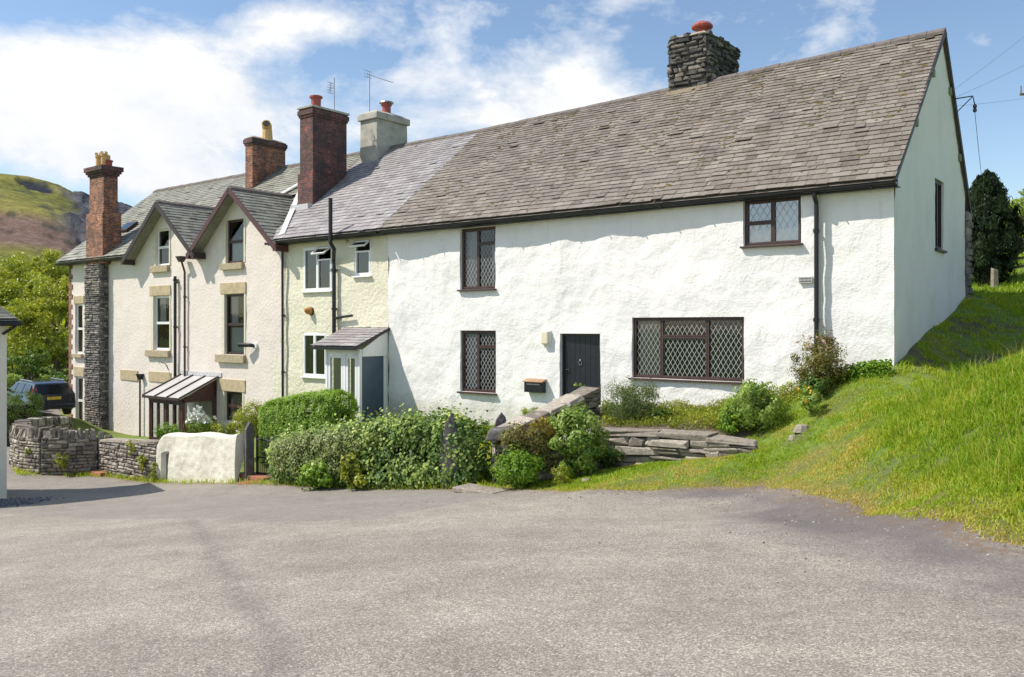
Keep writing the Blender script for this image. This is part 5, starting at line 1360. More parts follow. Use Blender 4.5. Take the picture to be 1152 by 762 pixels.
# chippings in the shade of the left building
n = 2600; V = []; Q_ = []; tn = []
for i in range(n):
    X, dd = -13.3-abs(rnd.gauss(0, 1.4))+rnd.uniform(0, 1.2), 22.2+rnd.gauss(0, .55); z = G(X, dd)+.012; s_ = rnd.uniform(.015, .05); a = rnd.uniform(0, 6.28); b = len(V)
    for k in range(4):
        q = a+k*math.pi/2+rnd.uniform(-.3, .3); V.append((X+math.cos(q)*s_, dd+math.sin(q)*s_, z))
    V.append((X, dd, z+s_*.7)); tn += [rnd.random()]*4
    for k in range(4): Q_.append((b+k, b+(k+1) % 4, b+4))
o = mesh_arrays('gravel', V, Q_, m_stone('dark_chippings', [(0, (.05, .05, .06)), (.6, (.14, .14, .16)), (1, (.3, .3, .32))]), None, tint=tn); props(o, 'dark slate chippings beside the left building', kind='stuff')
# ---------------------------------------------------------------- plants
def unit(n): v = rs.normal(size=(n, 3)); return v/np.linalg.norm(v, axis=1, keepdims=True)
def leaf_arrays(C, N, size, aspect=.5, droop=.0):
    n = len(C); N = N/np.maximum(np.linalg.norm(N, axis=1, keepdims=True), 1e-6)
    R = unit(n); T = R-(R*N).sum(1, keepdims=True)*N; T /= np.maximum(np.linalg.norm(T, axis=1, keepdims=True), 1e-6)
    if droop: T[:, 2] -= droop; T /= np.maximum(np.linalg.norm(T, axis=1, keepdims=True), 1e-6)
    Bn = np.cross(N, T); s = np.asarray(size).reshape(-1, 1)
    up = N*s*.12
    P = np.stack([C-T*s*.5, C+Bn*s*aspect*.5+up-T*s*.05, C+T*s*.55, C-Bn*s*aspect*.5+up-T*s*.05], 1).reshape(-1, 3)
    return P, np.arange(n*4).reshape(n, 4)
def leaves(name, C, N, size, mat, parent, tint, aspect=.5, droop=0.0):
    P, Qd = leaf_arrays(C, N, size, aspect, droop)
    return mesh_arrays(name, P, Qd, mat, parent, tint=np.clip(tint, 0, 1))
def clumps(n, cen, rad, ncl, rc, shell=.75, flat=None):
    """leaf centres and outward normals for a lumpy mass of clumps inside an ellipsoid"""
    cen = np.array(cen); rad = np.array(rad)
    u = unit(ncl); k = np.where(rs.rand(ncl, 1) < shell, rs.uniform(.72, 1.0, (ncl, 1)), rs.uniform(.1, .72, (ncl, 1)))
    cc = u*k*rad; ct = rs.rand(ncl)
    i = rs.randint(0, ncl, n); w = rs.uniform(.6, 1.4, ncl)[i]
    off = unit(n)*(rs.rand(n, 1)**.45)*(rc*w)[:, None]
    C = cc[i]+off
    N = off/np.maximum(np.linalg.norm(off, axis=1, keepdims=True), 1e-6)*.6+(C/rad)*.6+unit(n)*.55+np.array([0, 0, .25])
    return C+cen, N, ct[i], cc+cen
G_yel = [(0, (0.098, 0.128, 0.015)), (.5, (0.255, 0.300, 0.033)), (1, (0.510, 0.510, 0.075))]
G_mid = [(0, (0.027, 0.061, 0.011)), (.5, (0.074, 0.142, 0.024)), (1, (0.176, 0.270, 0.047))]
G_brt = [(0, (.055, .12, .010)), (.5, (.15, .28, .022)), (1, (.32, .46, .05))]
G_pale = [(0, (.075, .13, .018)), (.5, (.20, .31, .05)), (1, (.42, .50, .14))]
G_grey = [(0, (.055, .085, .025)), (.5, (.15, .20, .07)), (1, (.31, .35, .15))]
G_dark = [(0, (.010, .022, .008)), (.5, (.022, .045, .014)), (1, (.05, .085, .025))]
G_ivy = [(0, (0.040, 0.090, 0.021)), (.4, (0.109, 0.190, 0.036)), (.75, (0.307, 0.399, 0.090)), (1, (0.597, 0.653, 0.200))]
G_var = [(0, (.04, .07, .015)), (.45, (.15, .20, .05)), (.8, (.34, .37, .14)), (1, (.50, .50, .27))]
G_rose = [(0, (0.060, 0.066, 0.014)), (.5, (0.156, 0.156, 0.036)), (.8, (0.288, 0.228, 0.060)), (1, (0.396, 0.192, 0.084))]
LM = {k: m_leaf('leaf_'+k, v, trans=.3) for k, v in dict(yellow=G_yel, mid=G_mid, bright=G_brt, pale=G_pale, grey=G_grey, dark=G_dark, rose=G_rose).items()}
LM['ivy'] = m_leaf('leaf_ivy', G_ivy, .25, .5, .3); LM['variegated'] = m_leaf('leaf_variegated', G_var, .25)
M_stem = simple('brown_stem', (.11, .075, .045), .9, .3, 20); M_bark = simple('grey_bark', (.13, .105, .08), .95, .35, 6, .8, 12)
M_twig = simple('dark_twigs', (.03, .026, .018), .95, .3, 20)
FL = {'white': simple('white_petal', (.80, .80, .74), .7, .05), 'yellow': simple('yellow_petal', (.75, .45, .03), .7, .1), 'pink': simple('pink_petal', (.62, .40, .38), .7, .1)}
def bush(name, label, cat, x, ytop, ybase, hw, d, n, size, mat, ncl=26, rc=.34, aspect=.5, flowers=None, depth=None, group=None, stems=6, tintk=(.35, .5), zb=None, upright=0, sink=None):
    sink = (0.0 if upright else .09) if sink is None else sink
    s = F/d; top = at(x, ytop-(ybase-ytop)*sink, d); base = at(x, ybase, d) if zb is None else Vector((top.x, top.y, zb))
    h = top.z-base.z; rx = hw/s; r = root(name, label, cat, (top.x, top.y, base.z), 0, group)
    rcm = rc*min(rx, h*.6)
    rad = (max(.05, rx-rcm*.6), max(.05, (depth or rx)-rcm*.6), max(.05, h/2-rcm*.45)); cen = (top.x, top.y, base.z+h/2-sink*h)
    C, N, ct, cc = clumps(n, cen, rad, ncl, rcm)
    if upright: N[:, 2] *= .25
    hz = (C[:, 2]-base.z)/h
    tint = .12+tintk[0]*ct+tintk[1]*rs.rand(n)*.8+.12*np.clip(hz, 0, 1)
    k = C[:, 2] > base.z-.05
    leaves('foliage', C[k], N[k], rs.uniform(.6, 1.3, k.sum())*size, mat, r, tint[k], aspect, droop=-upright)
    for i in range(stems):
        q = cc[i % len(cc)]; m = MB(); mid = Vector((top.x+(q[0]-top.x)*.45, top.y+(q[1]-top.y)*.45, base.z+(q[2]-base.z)*.55))
        m.tube([(top.x+rnd.uniform(-.1, .1)*rx, top.y+rnd.uniform(-.1, .1)*rx, base.z-.05), mid, tuple(q)], [size*.22, size*.16, size*.08], 5); m.build('stem', M_stem, r)
    if flowers:
        fm, nf, fs, zlo, zhi = flowers
        k2 = np.where((hz > zlo) & (hz < zhi))[0]; j = rs.choice(k2, min(nf, len(k2)), replace=False); Cf = np.repeat(C[j]+(C[j]-np.array(cen))*.08, 5, 0); Nf = unit(len(Cf))
        Cf = Cf+unit(len(Cf))*fs*.3
        if len(j) <= 40:
            for q in range(len(j)): leaves('flower', Cf[q*5:q*5+5], Nf[q*5:q*5+5], np.full(5, fs), FL[fm], r, rs.rand(5), .9)
        else: leaves('flowers', Cf, Nf, np.full(len(Cf), fs), FL[fm], r, rs.rand(len(Cf)), .9)['kind'] = 'stuff'
    return r
def hedge(name, label, path, tops, half, n, size, mat, rc=.2, round_=.35, aspect=.6, tintfn=None, zlow=0.0, ncl=200, bottoms=None, endround=1.0, shoots=.035):
    """clipped or shaggy hedge along a plan path, leaves on clumps over the surface of its body"""
    P = np.array(path); L = np.r_[0, np.cumsum(np.hypot(*np.diff(P, axis=0).T))]
    r = root(name, label, 'hedge', (P[len(P)//2][0], P[len(P)//2][1], G(*P[len(P)//2])))
    bz = np.array([G(*p) for p in P]) if bottoms is None else np.array(bottoms)
    def spot(m):
        q = rs.rand(m)*L[-1]; X = np.interp(q, L, P[:, 0]); Y = np.interp(q, L, P[:, 1]); tz = np.interp(q, L, tops); b = np.interp(q, L, bz)
        i = np.clip(np.searchsorted(L, q)-1, 0, len(P)-2); D = P[i+1]-P[i]; D = D/np.linalg.norm(D, axis=1, keepdims=True); Nn = np.stack([D[:, 1], -D[:, 0]], 1)
        th = rs.uniform(-.12*math.pi, 1.12*math.pi, m)       # around the section, 0 = front
        cx = np.sign(np.cos(th))*np.abs(np.cos(th))**round_; cz = np.sign(np.sin(th))*np.abs(np.sin(th))**round_
        endk = np.minimum(q, L[-1]-q)/(half*1.1); endk = np.sqrt(np.clip(1-(1-np.clip(endk, 0, 1))**2, .05, 1))
        u = np.cos(th)*0+cx*half*endk; h = tz-b
        z = b+h*(.5+.5*np.clip(cz, -1, 1))*1.0
        # even coverage of the front: some directly on the front face
        f = rs.rand(m) < .5; zf = b+h*rs.rand(m)**.9; u = np.where(f, half*endk*rs.uniform(.88, 1.02, m), u); z = np.where(f, np.minimum(zf, b+h*.97), z)
        no = np.stack([Nn[:, 0]*np.where(f, 1, cx), Nn[:, 1]*np.where(f, 1, cx), np.where(f, .25, np.maximum(cz, -.2))], 1)
        return np.stack([X+Nn[:, 0]*u, Y+Nn[:, 1]*u, z], 1), no, q/L[-1], (z-b)/h
    cc, cn, cq, ch_ = spot(ncl); i = rs.randint(0, ncl, n); cc[:, 2] -= rc*.6*np.clip(ch_, 0, 1)*0+((1-np.sqrt(np.clip(1-(1-np.clip(np.minimum(cq, 1-cq)*L[-1]/(half*1.5), 0, 1))**2, 0, 1)))*ch_*(np.interp(cq*L[-1], L, tops)-np.interp(cq*L[-1], L, bz))*.55*endround); off = unit(n)*(rs.rand(n, 1)**.5)*rc*rs.uniform(.6, 1.4, (ncl, 1))[i]
    C1 = cc[i]+off; N1 = cn[i]*.7+off/rc*.5+unit(n)*.5+np.array([0, 0, .2]); t1 = rs.rand(ncl)[i]
    q1 = cq[i]; h1 = ch_[i]
    lift = rs.rand(n) < shoots; C1[lift, 2] += rs.uniform(0, rc*1.6, lift.sum())
    tint = (tintfn(q1, h1, t1, n) if tintfn else .1+.4*t1+.4*rs.rand(n)+.1*h1)
    ok = C1[:, 2] > np.interp(q1*L[-1], L, bz)+zlow-.02
    leaves('foliage', C1[ok], N1[ok], rs.uniform(.6, 1.3, ok.sum())*size, mat, r, tint[ok], aspect)
    m = MB(); k = 24; pr = None
    for j in range(k+1):     # twiggy core that blocks the view through
        q = L[-1]*(.04+.92*j/k); X, Y, tz, b = np.interp(q, L, P[:, 0]), np.interp(q, L, P[:, 1]), np.interp(q, L, tops), np.interp(q, L, bz)
        a = min(len(P)-2, max(0, int(np.searchsorted(L, q))-1)); D = P[a+1]-P[a]; D = D/np.linalg.norm(D); Nn = np.array([D[1], -D[0]]); hh = (tz-b)
        w = half*.52*math.sqrt(max(.1, 1-abs(2*j/k-1)**6)); ring = [(X+Nn[0]*u*w*rnd.uniform(.8, 1), Y+Nn[1]*u*w*rnd.uniform(.8, 1), b+hh*v*rnd.uniform(.93, 1)) for u, v in ((1, -.05), (1, .45), (.85, .66), (.4, .76), (-.4, .76), (-.85, .66), (-1, .45), (-1, -.05))]
        if pr:
            for e in range(7): m.quad(pr[e], ring[e], ring[e+1], pr[e+1])
        pr = ring
    m.build('twigs', M_twig, r)
    return r

# the big ivy and variegated hedge by the lane
hp = [onoff(x, o) for x, o in ((322, 14.4), (360, 14.3), (420, 14.25), (480, 14.25), (515, 14.3), (545, 14.5))]
ht = [zof(y, p[1])-.06 for y, p in zip((497, 488, 476, 469, 466, 479), hp)]
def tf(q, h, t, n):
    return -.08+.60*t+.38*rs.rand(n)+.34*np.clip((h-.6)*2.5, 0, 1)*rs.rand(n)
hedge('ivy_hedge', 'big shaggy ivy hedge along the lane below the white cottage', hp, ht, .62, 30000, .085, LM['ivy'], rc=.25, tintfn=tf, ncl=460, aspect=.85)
vp = [onoff(x, o) for x, o in ((320, 14.0), (340, 13.75), (385, 13.7), (420, 13.85))]
vt = [zof(y, p[1]) for y, p in zip((500, 493, 487, 486), vp)]
hedge('variegated_hedge', 'yellowish variegated hedge growing over the far end of the ivy', vp, vt, .36, 11000, .055, LM['variegated'], rc=.18, ncl=320, bottoms=[G(*p)+.35 for p in vp])
bush('leafy_shrub', 'fresh green shrub sprawling at the foot of the variegated hedge', 'shrub', 362, 512, 549, 27, onoff(362, 13.45)[1], 1500, .10, LM['bright'], ncl=24, aspect=.6)
bush('leafy_shrub', 'light yellow-green shrub low down in the middle of the ivy hedge', 'shrub', 402, 510, 545, 20, onoff(402, 13.45)[1], 1100, .09, LM['yellow'], ncl=20, aspect=.7)
pp = [onoff(x, o) for x, o in ((306, 15.9), (330, 15.7), (365, 15.6), (397, 15.8))]
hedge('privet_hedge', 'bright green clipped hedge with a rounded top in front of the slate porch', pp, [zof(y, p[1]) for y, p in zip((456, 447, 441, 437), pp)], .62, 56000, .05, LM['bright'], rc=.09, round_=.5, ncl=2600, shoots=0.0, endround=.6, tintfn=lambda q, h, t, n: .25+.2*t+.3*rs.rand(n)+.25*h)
bush('round_shrub', 'rounded golden green shrub beside the iron gate', 'shrub', 283, 449, 492, 23, onoff(283, 15.7)[1], 7000, .05, LM['yellow'], ncl=90, rc=.3)
bush('flowering_shrub', 'white flowering shrub in front of the brown lean-to porch', 'shrub', 226, 460, 496, 19, onoff(226, 15.2)[1], 1800, .06, LM['pale'], ncl=30, flowers=('white', 110, .10, .55, 1.1))
bush('leafy_shrub', 'low green shrub at the brown porch behind the stone wall', 'shrub', 190, 474, 497, 17, onoff(190, 15.0)[1], 1400, .07, LM['bright'], ncl=24)
bush('leafy_shrub', 'broad grassy green plant filling the bed behind the cream wall', 'shrub', 252, 474, 494, 24, onoff(252, 15.2)[1], 1500, .07, LM['yellow'], ncl=30)
# tufts on the left walls
for k, (x, y0, y1, hw, d_, lab) in enumerate(((69, 503, 529, 9, 27.75, 'yellow-green tuft at the foot of the curved stone wall'), (150, 491, 513, 9, 26.9, 'topmost green tuft growing from the straight stone wall'), (160, 508, 531, 8, 26.3, 'round green tuft midway up the straight stone wall'), (175, 518, 543, 7, 25.9, 'small yellowish tuft at the corner of the cream wall'), (33, 501, 512, 4, 28.1, 'tiny tuft in the face of the curved stone wall'))):
    bush('wall_tuft', lab, 'plant', x, y0, y1, hw, d_, 700, .055, LM['yellow'], ncl=16, group='tufts on the drystone walls', stems=2)
hp = [(ray(2)*32.6, 32.6), (ray(18)*33.2, 33.2), (ray(41)*34.2, 34.2)]
hedge('clipped_hedge', 'small clipped hedge in front of the parked car', hp, [zof(442, 32.6), zof(441, 33.2), zof(441, 34.2)], .5, 5000, .06, LM['mid'], rc=.16, ncl=180)
# cottage front
bush('grey_green_shrub', 'tall feathery grey-green shrub left of the large window', 'shrub', 709, 425, 486, 38, onoff(709, 17.4)[1], 9500, .06, LM['grey'], ncl=60, rc=.3, aspect=.28, upright=.5)
bush('leafy_shrub', 'lower dark leafy shrub at the right foot of the feathery one', 'shrub', 745, 458, 488, 22, onoff(745, 17.3)[1], 1700, .07, LM['mid'], ncl=26)
bush('leafy_shrub', 'loose bright green shrub under the right half of the large window', 'shrub', 850, 430, 488, 38, onoff(850, 17.45)[1], 7000, .075, LM['pale'], ncl=54, rc=.27, aspect=.45, upright=.3)
bush('leafy_shrub', 'smaller spreading green shrub just left of the loose bright one', 'shrub', 822, 452, 488, 20, onoff(822, 17.2)[1], 1800, .07, LM['bright'], ncl=30, aspect=.45)
bush('rose_bush', 'reddish rose bush against the wall at the foot of the downpipe', 'shrub', 921, 373, 442, 36, onoff(921, 18.2)[1], 6500, .055, LM['rose'], ncl=60, rc=.26, flowers=('pink', 34, .06, .6, 1.1), depth=.45, zb=None)
bush('leafy_shrub', 'dark green leaves at the base of the rose bush', 'shrub', 915, 418, 446, 18, onoff(915, 17.9)[1], 1400, .06, LM['mid'], ncl=22, depth=.3)
bush('poppy_plant', 'low plant with yellow flowers below the rose bush', 'plant', 912, 432, 462, 15, onoff(912, 17.3)[1], 900, .06, LM['pale'], ncl=18, flowers=('yellow', 10, .06, .3, 1.1), depth=.3)
bush('climbing_shrub', 'pale leafy shrub climbing over the sloping stone parapet', 'shrub', 650, 452, 533, 36, onoff(650, 14.9)[1], 7500, .08, LM['pale'], ncl=60, rc=.27, depth=.4)
bush('leafy_shrub', 'compact green shrub at the foot of the parapet beside the lane', 'shrub', 582, 503, 547, 30, onoff(582, 13.9)[1], 4600, .065, LM['bright'], ncl=40, depth=.45)
bush('mossy_tuft', 'golden tuft at the base of the pale climbing shrub', 'plant', 631, 520, 546, 13, onoff(631, 14.4)[1], 900, .04, LM['yellow'], ncl=24, depth=.25)
bush('ivy_patch', 'reddish ivy hanging on the face of the sloping parapet', 'ivy', 594, 474, 528, 34, onoff(594, 14.4)[1], 3400, .07, LM['rose'], ncl=30, depth=.16)
bush('ivy_patch', 'green ivy trailing over the end of the parapet next to the hedge', 'ivy', 560, 494, 543, 9, onoff(560, 14.2)[1], 900, .07, LM['ivy'], ncl=20, depth=.2)
bush('leafy_shrub', 'sparse young shrub in front of the black door', 'shrub', 652, 428, 456, 8, onoff(652, 17.9)[1], 260, .07, LM['yellow'], ncl=14, depth=.2)
bush('leafy_shrub', 'thin weedy plant against the white wall below the letterbox', 'plant', 596, 452, 482, 11, onoff(596, 17.0)[1], 420, .07, LM['pale'], ncl=16, depth=.3)
bush('leafy_shrub', 'small weedy plant against the white wall by the pointed stone', 'plant', 543, 468, 492, 9, onoff(543, 17.2)[1], 300, .06, LM['pale'], ncl=12, depth=.25)
# ---------------------------------------------------------------- trees
def tree(name, label, x, d, ytop, crown_w, mat, seed, trunk_r=.16, n=9000, leaf=.16, levels=4, bare=.0, group=None, base=None, cat='tree', ybot=None):
    r_ = random.Random(seed); A = at(x, 368, d); zg = G(A.x, A.y) if base is None else base
    top = zof(ytop, d); Ht = top-zg; r = root(name, label, cat, (A.x, A.y, zg), 0, group)
    m = MB(); tips = []
    def grow(p, dirv, L, rad, lv):
        k = 4; pts = [p]; rr_ = [rad]; q = p.copy(); dv = dirv.copy()
        for i in range(k):
            dv = (dv+Vector((r_.uniform(-1, 1), r_.uniform(-1, 1), r_.uniform(-.4, .8)))*.16).normalized(); q = q+dv*L/k; pts.append(q.copy()); rr_.append(rad*(1-.45*(i+1)/k))
        m.tube(pts, rr_, 6 if lv < 2 else 4, cap=False)
        if lv >= levels: tips.append((q, dv, L)); return
        if lv >= levels-1: tips.append((q, dv, L*.8))
        nb = r_.choice((3, 3, 4)) if lv else 6
        for i in range(nb):
            f = r_.uniform(.35, 1.0); pp_ = pts[min(k, int(f*k))]; ang = r_.uniform(.4, .95); az_ = r_.uniform(0, 6.283)
            a_ = dv.cross(Vector((.3, .2, .9)));
            if a_.length < .01: a_ = Vector((1, 0, 0))
            a_.normalize(); b_ = dv.cross(a_); nd = dv*math.cos(ang)+(a_*math.cos(az_)+b_*math.sin(az_))*math.sin(ang); nd.x *= crown_w; nd.y *= crown_w
            grow(pp_, nd.normalized(), L*r_.uniform(.58, .78), rad*.5, lv+1)
    grow(Vector((A.x, A.y, zg-.2)), Vector((0, 0, 1)), Ht*.42, trunk_r, 0)
    m.build('trunk', M_bark, r, smooth=True)
    T = np.array([t[0] for t in tips]); LL = np.array([t[2] for t in tips]); i = r_.random(); j = rs.randint(0, len(T), n); rc = LL[j]*rs.uniform(.35, .8, len(T))[j]
    off = unit(n)*(rs.rand(n, 1)**.5)*rc[:, None]; off[:, 2] *= .65
    C = T[j]+off; zmax = C[:, 2].max(); C[:, 2] = zg+(C[:, 2]-zg)*np.minimum(1, Ht/(zmax-zg))
    ct = rs.rand(len(T))[j]
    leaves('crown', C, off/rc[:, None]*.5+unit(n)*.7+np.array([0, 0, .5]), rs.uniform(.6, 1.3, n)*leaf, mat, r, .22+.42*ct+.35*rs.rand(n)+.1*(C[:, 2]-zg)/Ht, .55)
    return r
tree('ash_tree', 'tall yellow-green tree nearest the gabled house, branches showing', 66, 52, 262, 1.0, LM['yellow'], 3, .2, 16000, .19)
tree('ash_tree', 'loose yellow-green tree at the picture edge above the car', 12, 58, 268, 1.1, LM['yellow'], 8, .2, 16000, .2)
tree('hedgerow_tree', 'mid green tree with a broad crown behind the parked car', 40, 66, 262, 1.2, LM['yellow'], 12, .2, 14000, .22)
tree('hedgerow_tree', 'dark green tree low between the two yellow-green ones', 30, 47, 372, 1.3, LM['mid'], 15, .12, 6000, .13)
tree('hedgerow_tree', 'golden tree higher up the slope behind the tall chimney', 100, 80, 246, 1.2, LM['yellow'], 21, .22, 12000, .26)
tree('hedgerow_tree', 'small golden tree far up the slope at the left', 4, 86, 256, 1.3, LM['yellow'], 27, .2, 10000, .28)
tree('hedgerow_tree', 'bushy green tree beside the brick quoins', 78, 45, 398, 1.3, LM['mid'], 31, .1, 3600, .12)
tree('hedgerow_tree', 'bushy light green tree just over the car roof', 48, 46, 405, 1.4, LM['pale'], 33, .1, 4000, .12)
tree('hedgerow_tree', 'low light green thicket tree in the gap behind the car bonnet', 8, 43, 396, 1.5, LM['pale'], 51, .1, 6000, .12)
tree('hedgerow_tree', 'dense yellow-green tree filling the gap below the tallest crown', 56, 50, 352, 1.4, LM['yellow'], 53, .12, 9000, .14)
tree('hedgerow_tree', 'dense mid green tree low at the picture edge behind the outbuilding', 16, 52, 350, 1.4, LM['pale'], 57, .12, 9000, .14)
# far wood on the lower slope reads as one mass
n = 26000; a_ = np.radians(rs.uniform(-38, -20, n//60)); r0 = rs.uniform(88, 210, n//60); cx_, cy_ = np.sin(a_)*r0, np.cos(a_)*r0
el = np.interp(np.degrees(a_), ex, ee); t0 = (r0-85)/(760-85); cz_ = EYE-5+(el*r0*np.cos(a_)+5)*np.minimum(1, t0*1.02)**.92
rcl = rs.uniform(1.4, 3.4, len(a_)); j = rs.randint(0, len(a_), n); off = unit(n)*(rs.rand(n, 1)**.4)*rcl[j][:, None]
C = np.stack([cx_[j], cy_[j], cz_[j]+rcl[j]*.7], 1)+off; ct = rs.rand(len(a_))[j]
fw = leaves('woods', C, off/rcl[j][:, None]+unit(n)*.4, rs.uniform(.5, 1.0, n)*(.35+r0[j]*.0035), LM['yellow'], None, .1+.5*ct+.3*rs.rand(n), .7); props(fw, 'scrubby wood on the lower hillside', kind='stuff')
# conifer on the right: upright sprays
d = 27.0; A = at(1110, 332, d); zg = G(A.x, A.y); Ht = zof(196, d)-zg; r = root('conifer_tree', 'dense dark green conifer behind the gable wall', 'conifer', (A.x, A.y, zg))
m = MB(); m.tube([(A.x, A.y, zg-.2), (A.x, A.y, zg+Ht*.8)], [.16, .04], 8); m.build('trunk', M_bark, r)
n = 34000; k = 260; hz = rs.rand(k)**.9; az_ = rs.rand(k)*6.283; Rm = 1.0*np.where(hz < .4, .52+hz*1.2, 1-.85*np.clip((hz-.45)/.55, 0, 1)**1.4)*rs.uniform(.75, 1.1, k)
Rm = Rm*np.where(rs.rand(k) < .35, rs.uniform(.2, .8, k), 1); sx_, sy_, sz_ = A.x+np.cos(az_)*Rm, A.y+np.sin(az_)*Rm, zg+hz*Ht*.9
j = rs.randint(0, k, n); f = rs.rand(n); C = np.stack([sx_[j]+rs.normal(0, .10, n)*(1-f*.7), sy_[j]+rs.normal(0, .10, n)*(1-f*.7), sz_[j]+f*Ht*.13], 1)
leaves('crown', C, np.stack([np.cos(az_)[j], np.sin(az_)[j], np.zeros(n)], 1)+unit(n)*.7, rs.uniform(.08, .16, n), LM['dark'], r, .15+.35*rs.rand(k)[j]+.35*rs.rand(n), .32, droop=-1.2)
tree('garden_tree', 'yellow-green tree past the conifer at the right edge', 1150, 36, 196, 1.2, LM['yellow'], 44, .14, 9000, .15)
tree('garden_tree', 'taller sparse tree overhanging the far right edge', 1172, 33, 178, 1.2, LM['pale'], 47, .14, 5000, .13)
bush('round_shrub', 'bright green bush in the field behind the gate', 'shrub', 1150, 292, 330, 22, 38, 3000, .12, LM['bright'], ncl=40)
# dark creeper low on the rear stone corner
# ---------------------------------------------------------------- grass
def blades(name, X, Y, hgt, wid, tint, mat, lean=.35, label=''):
    n = len(X); Z = HH(X, Y)+EYE-.01; a = rs.rand(n)*6.283; l = rs.normal(0, lean, (n, 2))
    ux, uy = np.cos(a)*wid/2, np.sin(a)*wid/2
    B0 = np.stack([X-ux, Y-uy, Z], 1); B1 = np.stack([X+ux, Y+uy, Z], 1)
    mid = np.stack([X+l[:, 0]*hgt*.35, Y+l[:, 1]*hgt*.35, Z+hgt*.6], 1); tip = np.stack([X+l[:, 0]*hgt, Y+l[:, 1]*hgt, Z+hgt*np.sqrt(np.clip(1-(l**2).sum(1)*.5, .3, 1))], 1)
    w = np.stack([ux, uy, np.zeros(n)], 1)
    V = np.stack([B0, B1, mid+w*.75, mid-w*.75, tip], 1).reshape(-1, 3); b = np.arange(n)*5
    T = np.concatenate([np.stack([b, b+1, b+2], 1), np.stack([b, b+2, b+3], 1), np.stack([b+3, b+2, b+4], 1)])
    o = mesh_arrays(name, V, T, mat, None, tint=np.clip(np.tile(tint, 3), 0, 1)); props(o, label, kind='stuff'); return o
def inview(X, Y, m=420): 
    px = 576+X/Y*F; return (px > -m) & (px < 1152+m)
def house_free(X, Y):
    u = (X-CX)*RX+(Y-CY)*RY; v = (X-CX)*NX+(Y-CY)*NY
    return ~((u < UCR+.05) & (v > .0) & (v < 8.2))
def bedfree(X, Y):
    off = X*NX+Y*NY; px = 576+X/Y*F
    return ~((px > 560) & (px < 800) & (off > np.interp(px, [560, 640, 680, 850], [14.1, 15.1, 15.9, 16.5])))
def patchn(X, Y, s, seed): return vnoise(X, Y, s, 3, seed)
# pick blade roots with density falling with distance
def scatter(n, x0, x1, y0, y1):
    X = rs.uniform(x0, x1, n); Y = y0+(y1-y0)*rs.rand(n)**1.15; return X, Y
X, Y = scatter(560000, -1.0, 15.0, 7.0, 25.0)
sd_a = sdist(X, Y); k = inview(X, Y)&house_free(X, Y)&bedfree(X, Y)&(sd_a < .12)&(Y > 7.2); X, Y, sd_a = X[k], Y[k], sd_a[k]
P1 = patchn(X, Y, .9, 2.2); P2 = patchn(X, Y, 2.6, 7.7)
k = (sd_a+P2*.22 < .02+.05*rs.rand(len(X)))&(rs.rand(len(X)) < .75+P2); k &= ~(((X*NX+Y*NY) > 17.4)&(X > 7.6)&(X < 13)&(Y < 24.2)&(rs.rand(len(X)) < .70-P2*1.2)); X, Y, P1, P2, sd_a = X[k], Y[k], P1[k], P2[k], sd_a[k]  # sparser blades let the darkened ground show beside the gable
lushk = np.clip((X-4.9-(Y-12)*.25+P1*.9)/1.3, 0, 1)*np.clip((-sd_a-.35+P2*.5)/.9, 0, 1)
lushk = lushk*np.clip((17.3-(X*NX+Y*NY))/.5, 0, 1)
strip = np.exp(-((X-4.6-(Y-12)*.42+P1*.5)/.55)**2); dry = np.clip(P1*1.4+P2*.8+.34+.75*strip, 0, 1.2)*(1-.6*lushk*(1-strip))*np.clip((17.6-(X*NX+Y*NY))/.5, .25, 1)+np.clip(1+sd_a/.4, 0, 1)*.6
M_grass = m_leaf('grass_blade', [(0, (.10, .19, .010)), (.35, (.22, .35, .02)), (.62, (.38, .44, .045)), (.82, (.50, .46, .10)), (1, (.54, .40, .16))], trans=.4, rough=.55, spec=.25)
ti = .27+.16*rs.rand(len(X))+.42*np.clip(dry, 0, 1)+.12*(1-lushk)+.08*rs.normal(size=len(X))
h = (.045+.035*rs.rand(len(X)))*np.where(((X*NX+Y*NY) > 17.4)&(X > 7.6), .8+1.6*rs.rand(len(X))**3, 1)*(1+lushk*1.6)*(1-.35*np.clip(dry, 0, 1))
blades('lawn_grass', X, Y, h, .013+.004*(Y/12), ti, M_grass, .6, 'short patchy lawn grass on the slope below the cottage')
k = (rs.rand(len(X)) < lushk*.5)&(sd_a < -.35)&(X > 5.2); Xt, Yt = X[k]+rs.normal(0, .05, k.sum()), Y[k]+rs.normal(0, .05, k.sum())
tuft = np.clip(.5+patchn(Xt, Yt, 1.8, 12.3)*1.6, .15, 1.3)
blades('tall_grass', Xt, Yt, (.14+.20*rs.rand(len(Xt)))*tuft*np.clip(.4+lushk[k], 0, 1.2), .011+.003*(Yt/12), .20+.40*rs.rand(len(Xt))+.16*(1-tuft), M_grass, .5, 'long lush grass on the bank at the right')
k2 = rs.choice(len(Xt), min(900, len(Xt)), replace=False)
blades('seed_stalks', Xt[k2], Yt[k2], .30+.22*rs.rand(len(k2)), np.full(len(k2), .007), .78+.2*rs.rand(len(k2)), M_grass, .25, 'straw coloured seed stalks among the long grass')
X, Y = scatter(60000, 9, 34, 24, 60); k = inview(X, Y, 30)&house_free(X, Y); X, Y = X[k], Y[k]
blades('field_grass', X, Y, .10+.12*rs.rand(len(X)), np.full(len(X), .04), .2+.4*rs.rand(len(X)), M_grass, .5, 'rough grass of the field beyond the gate')
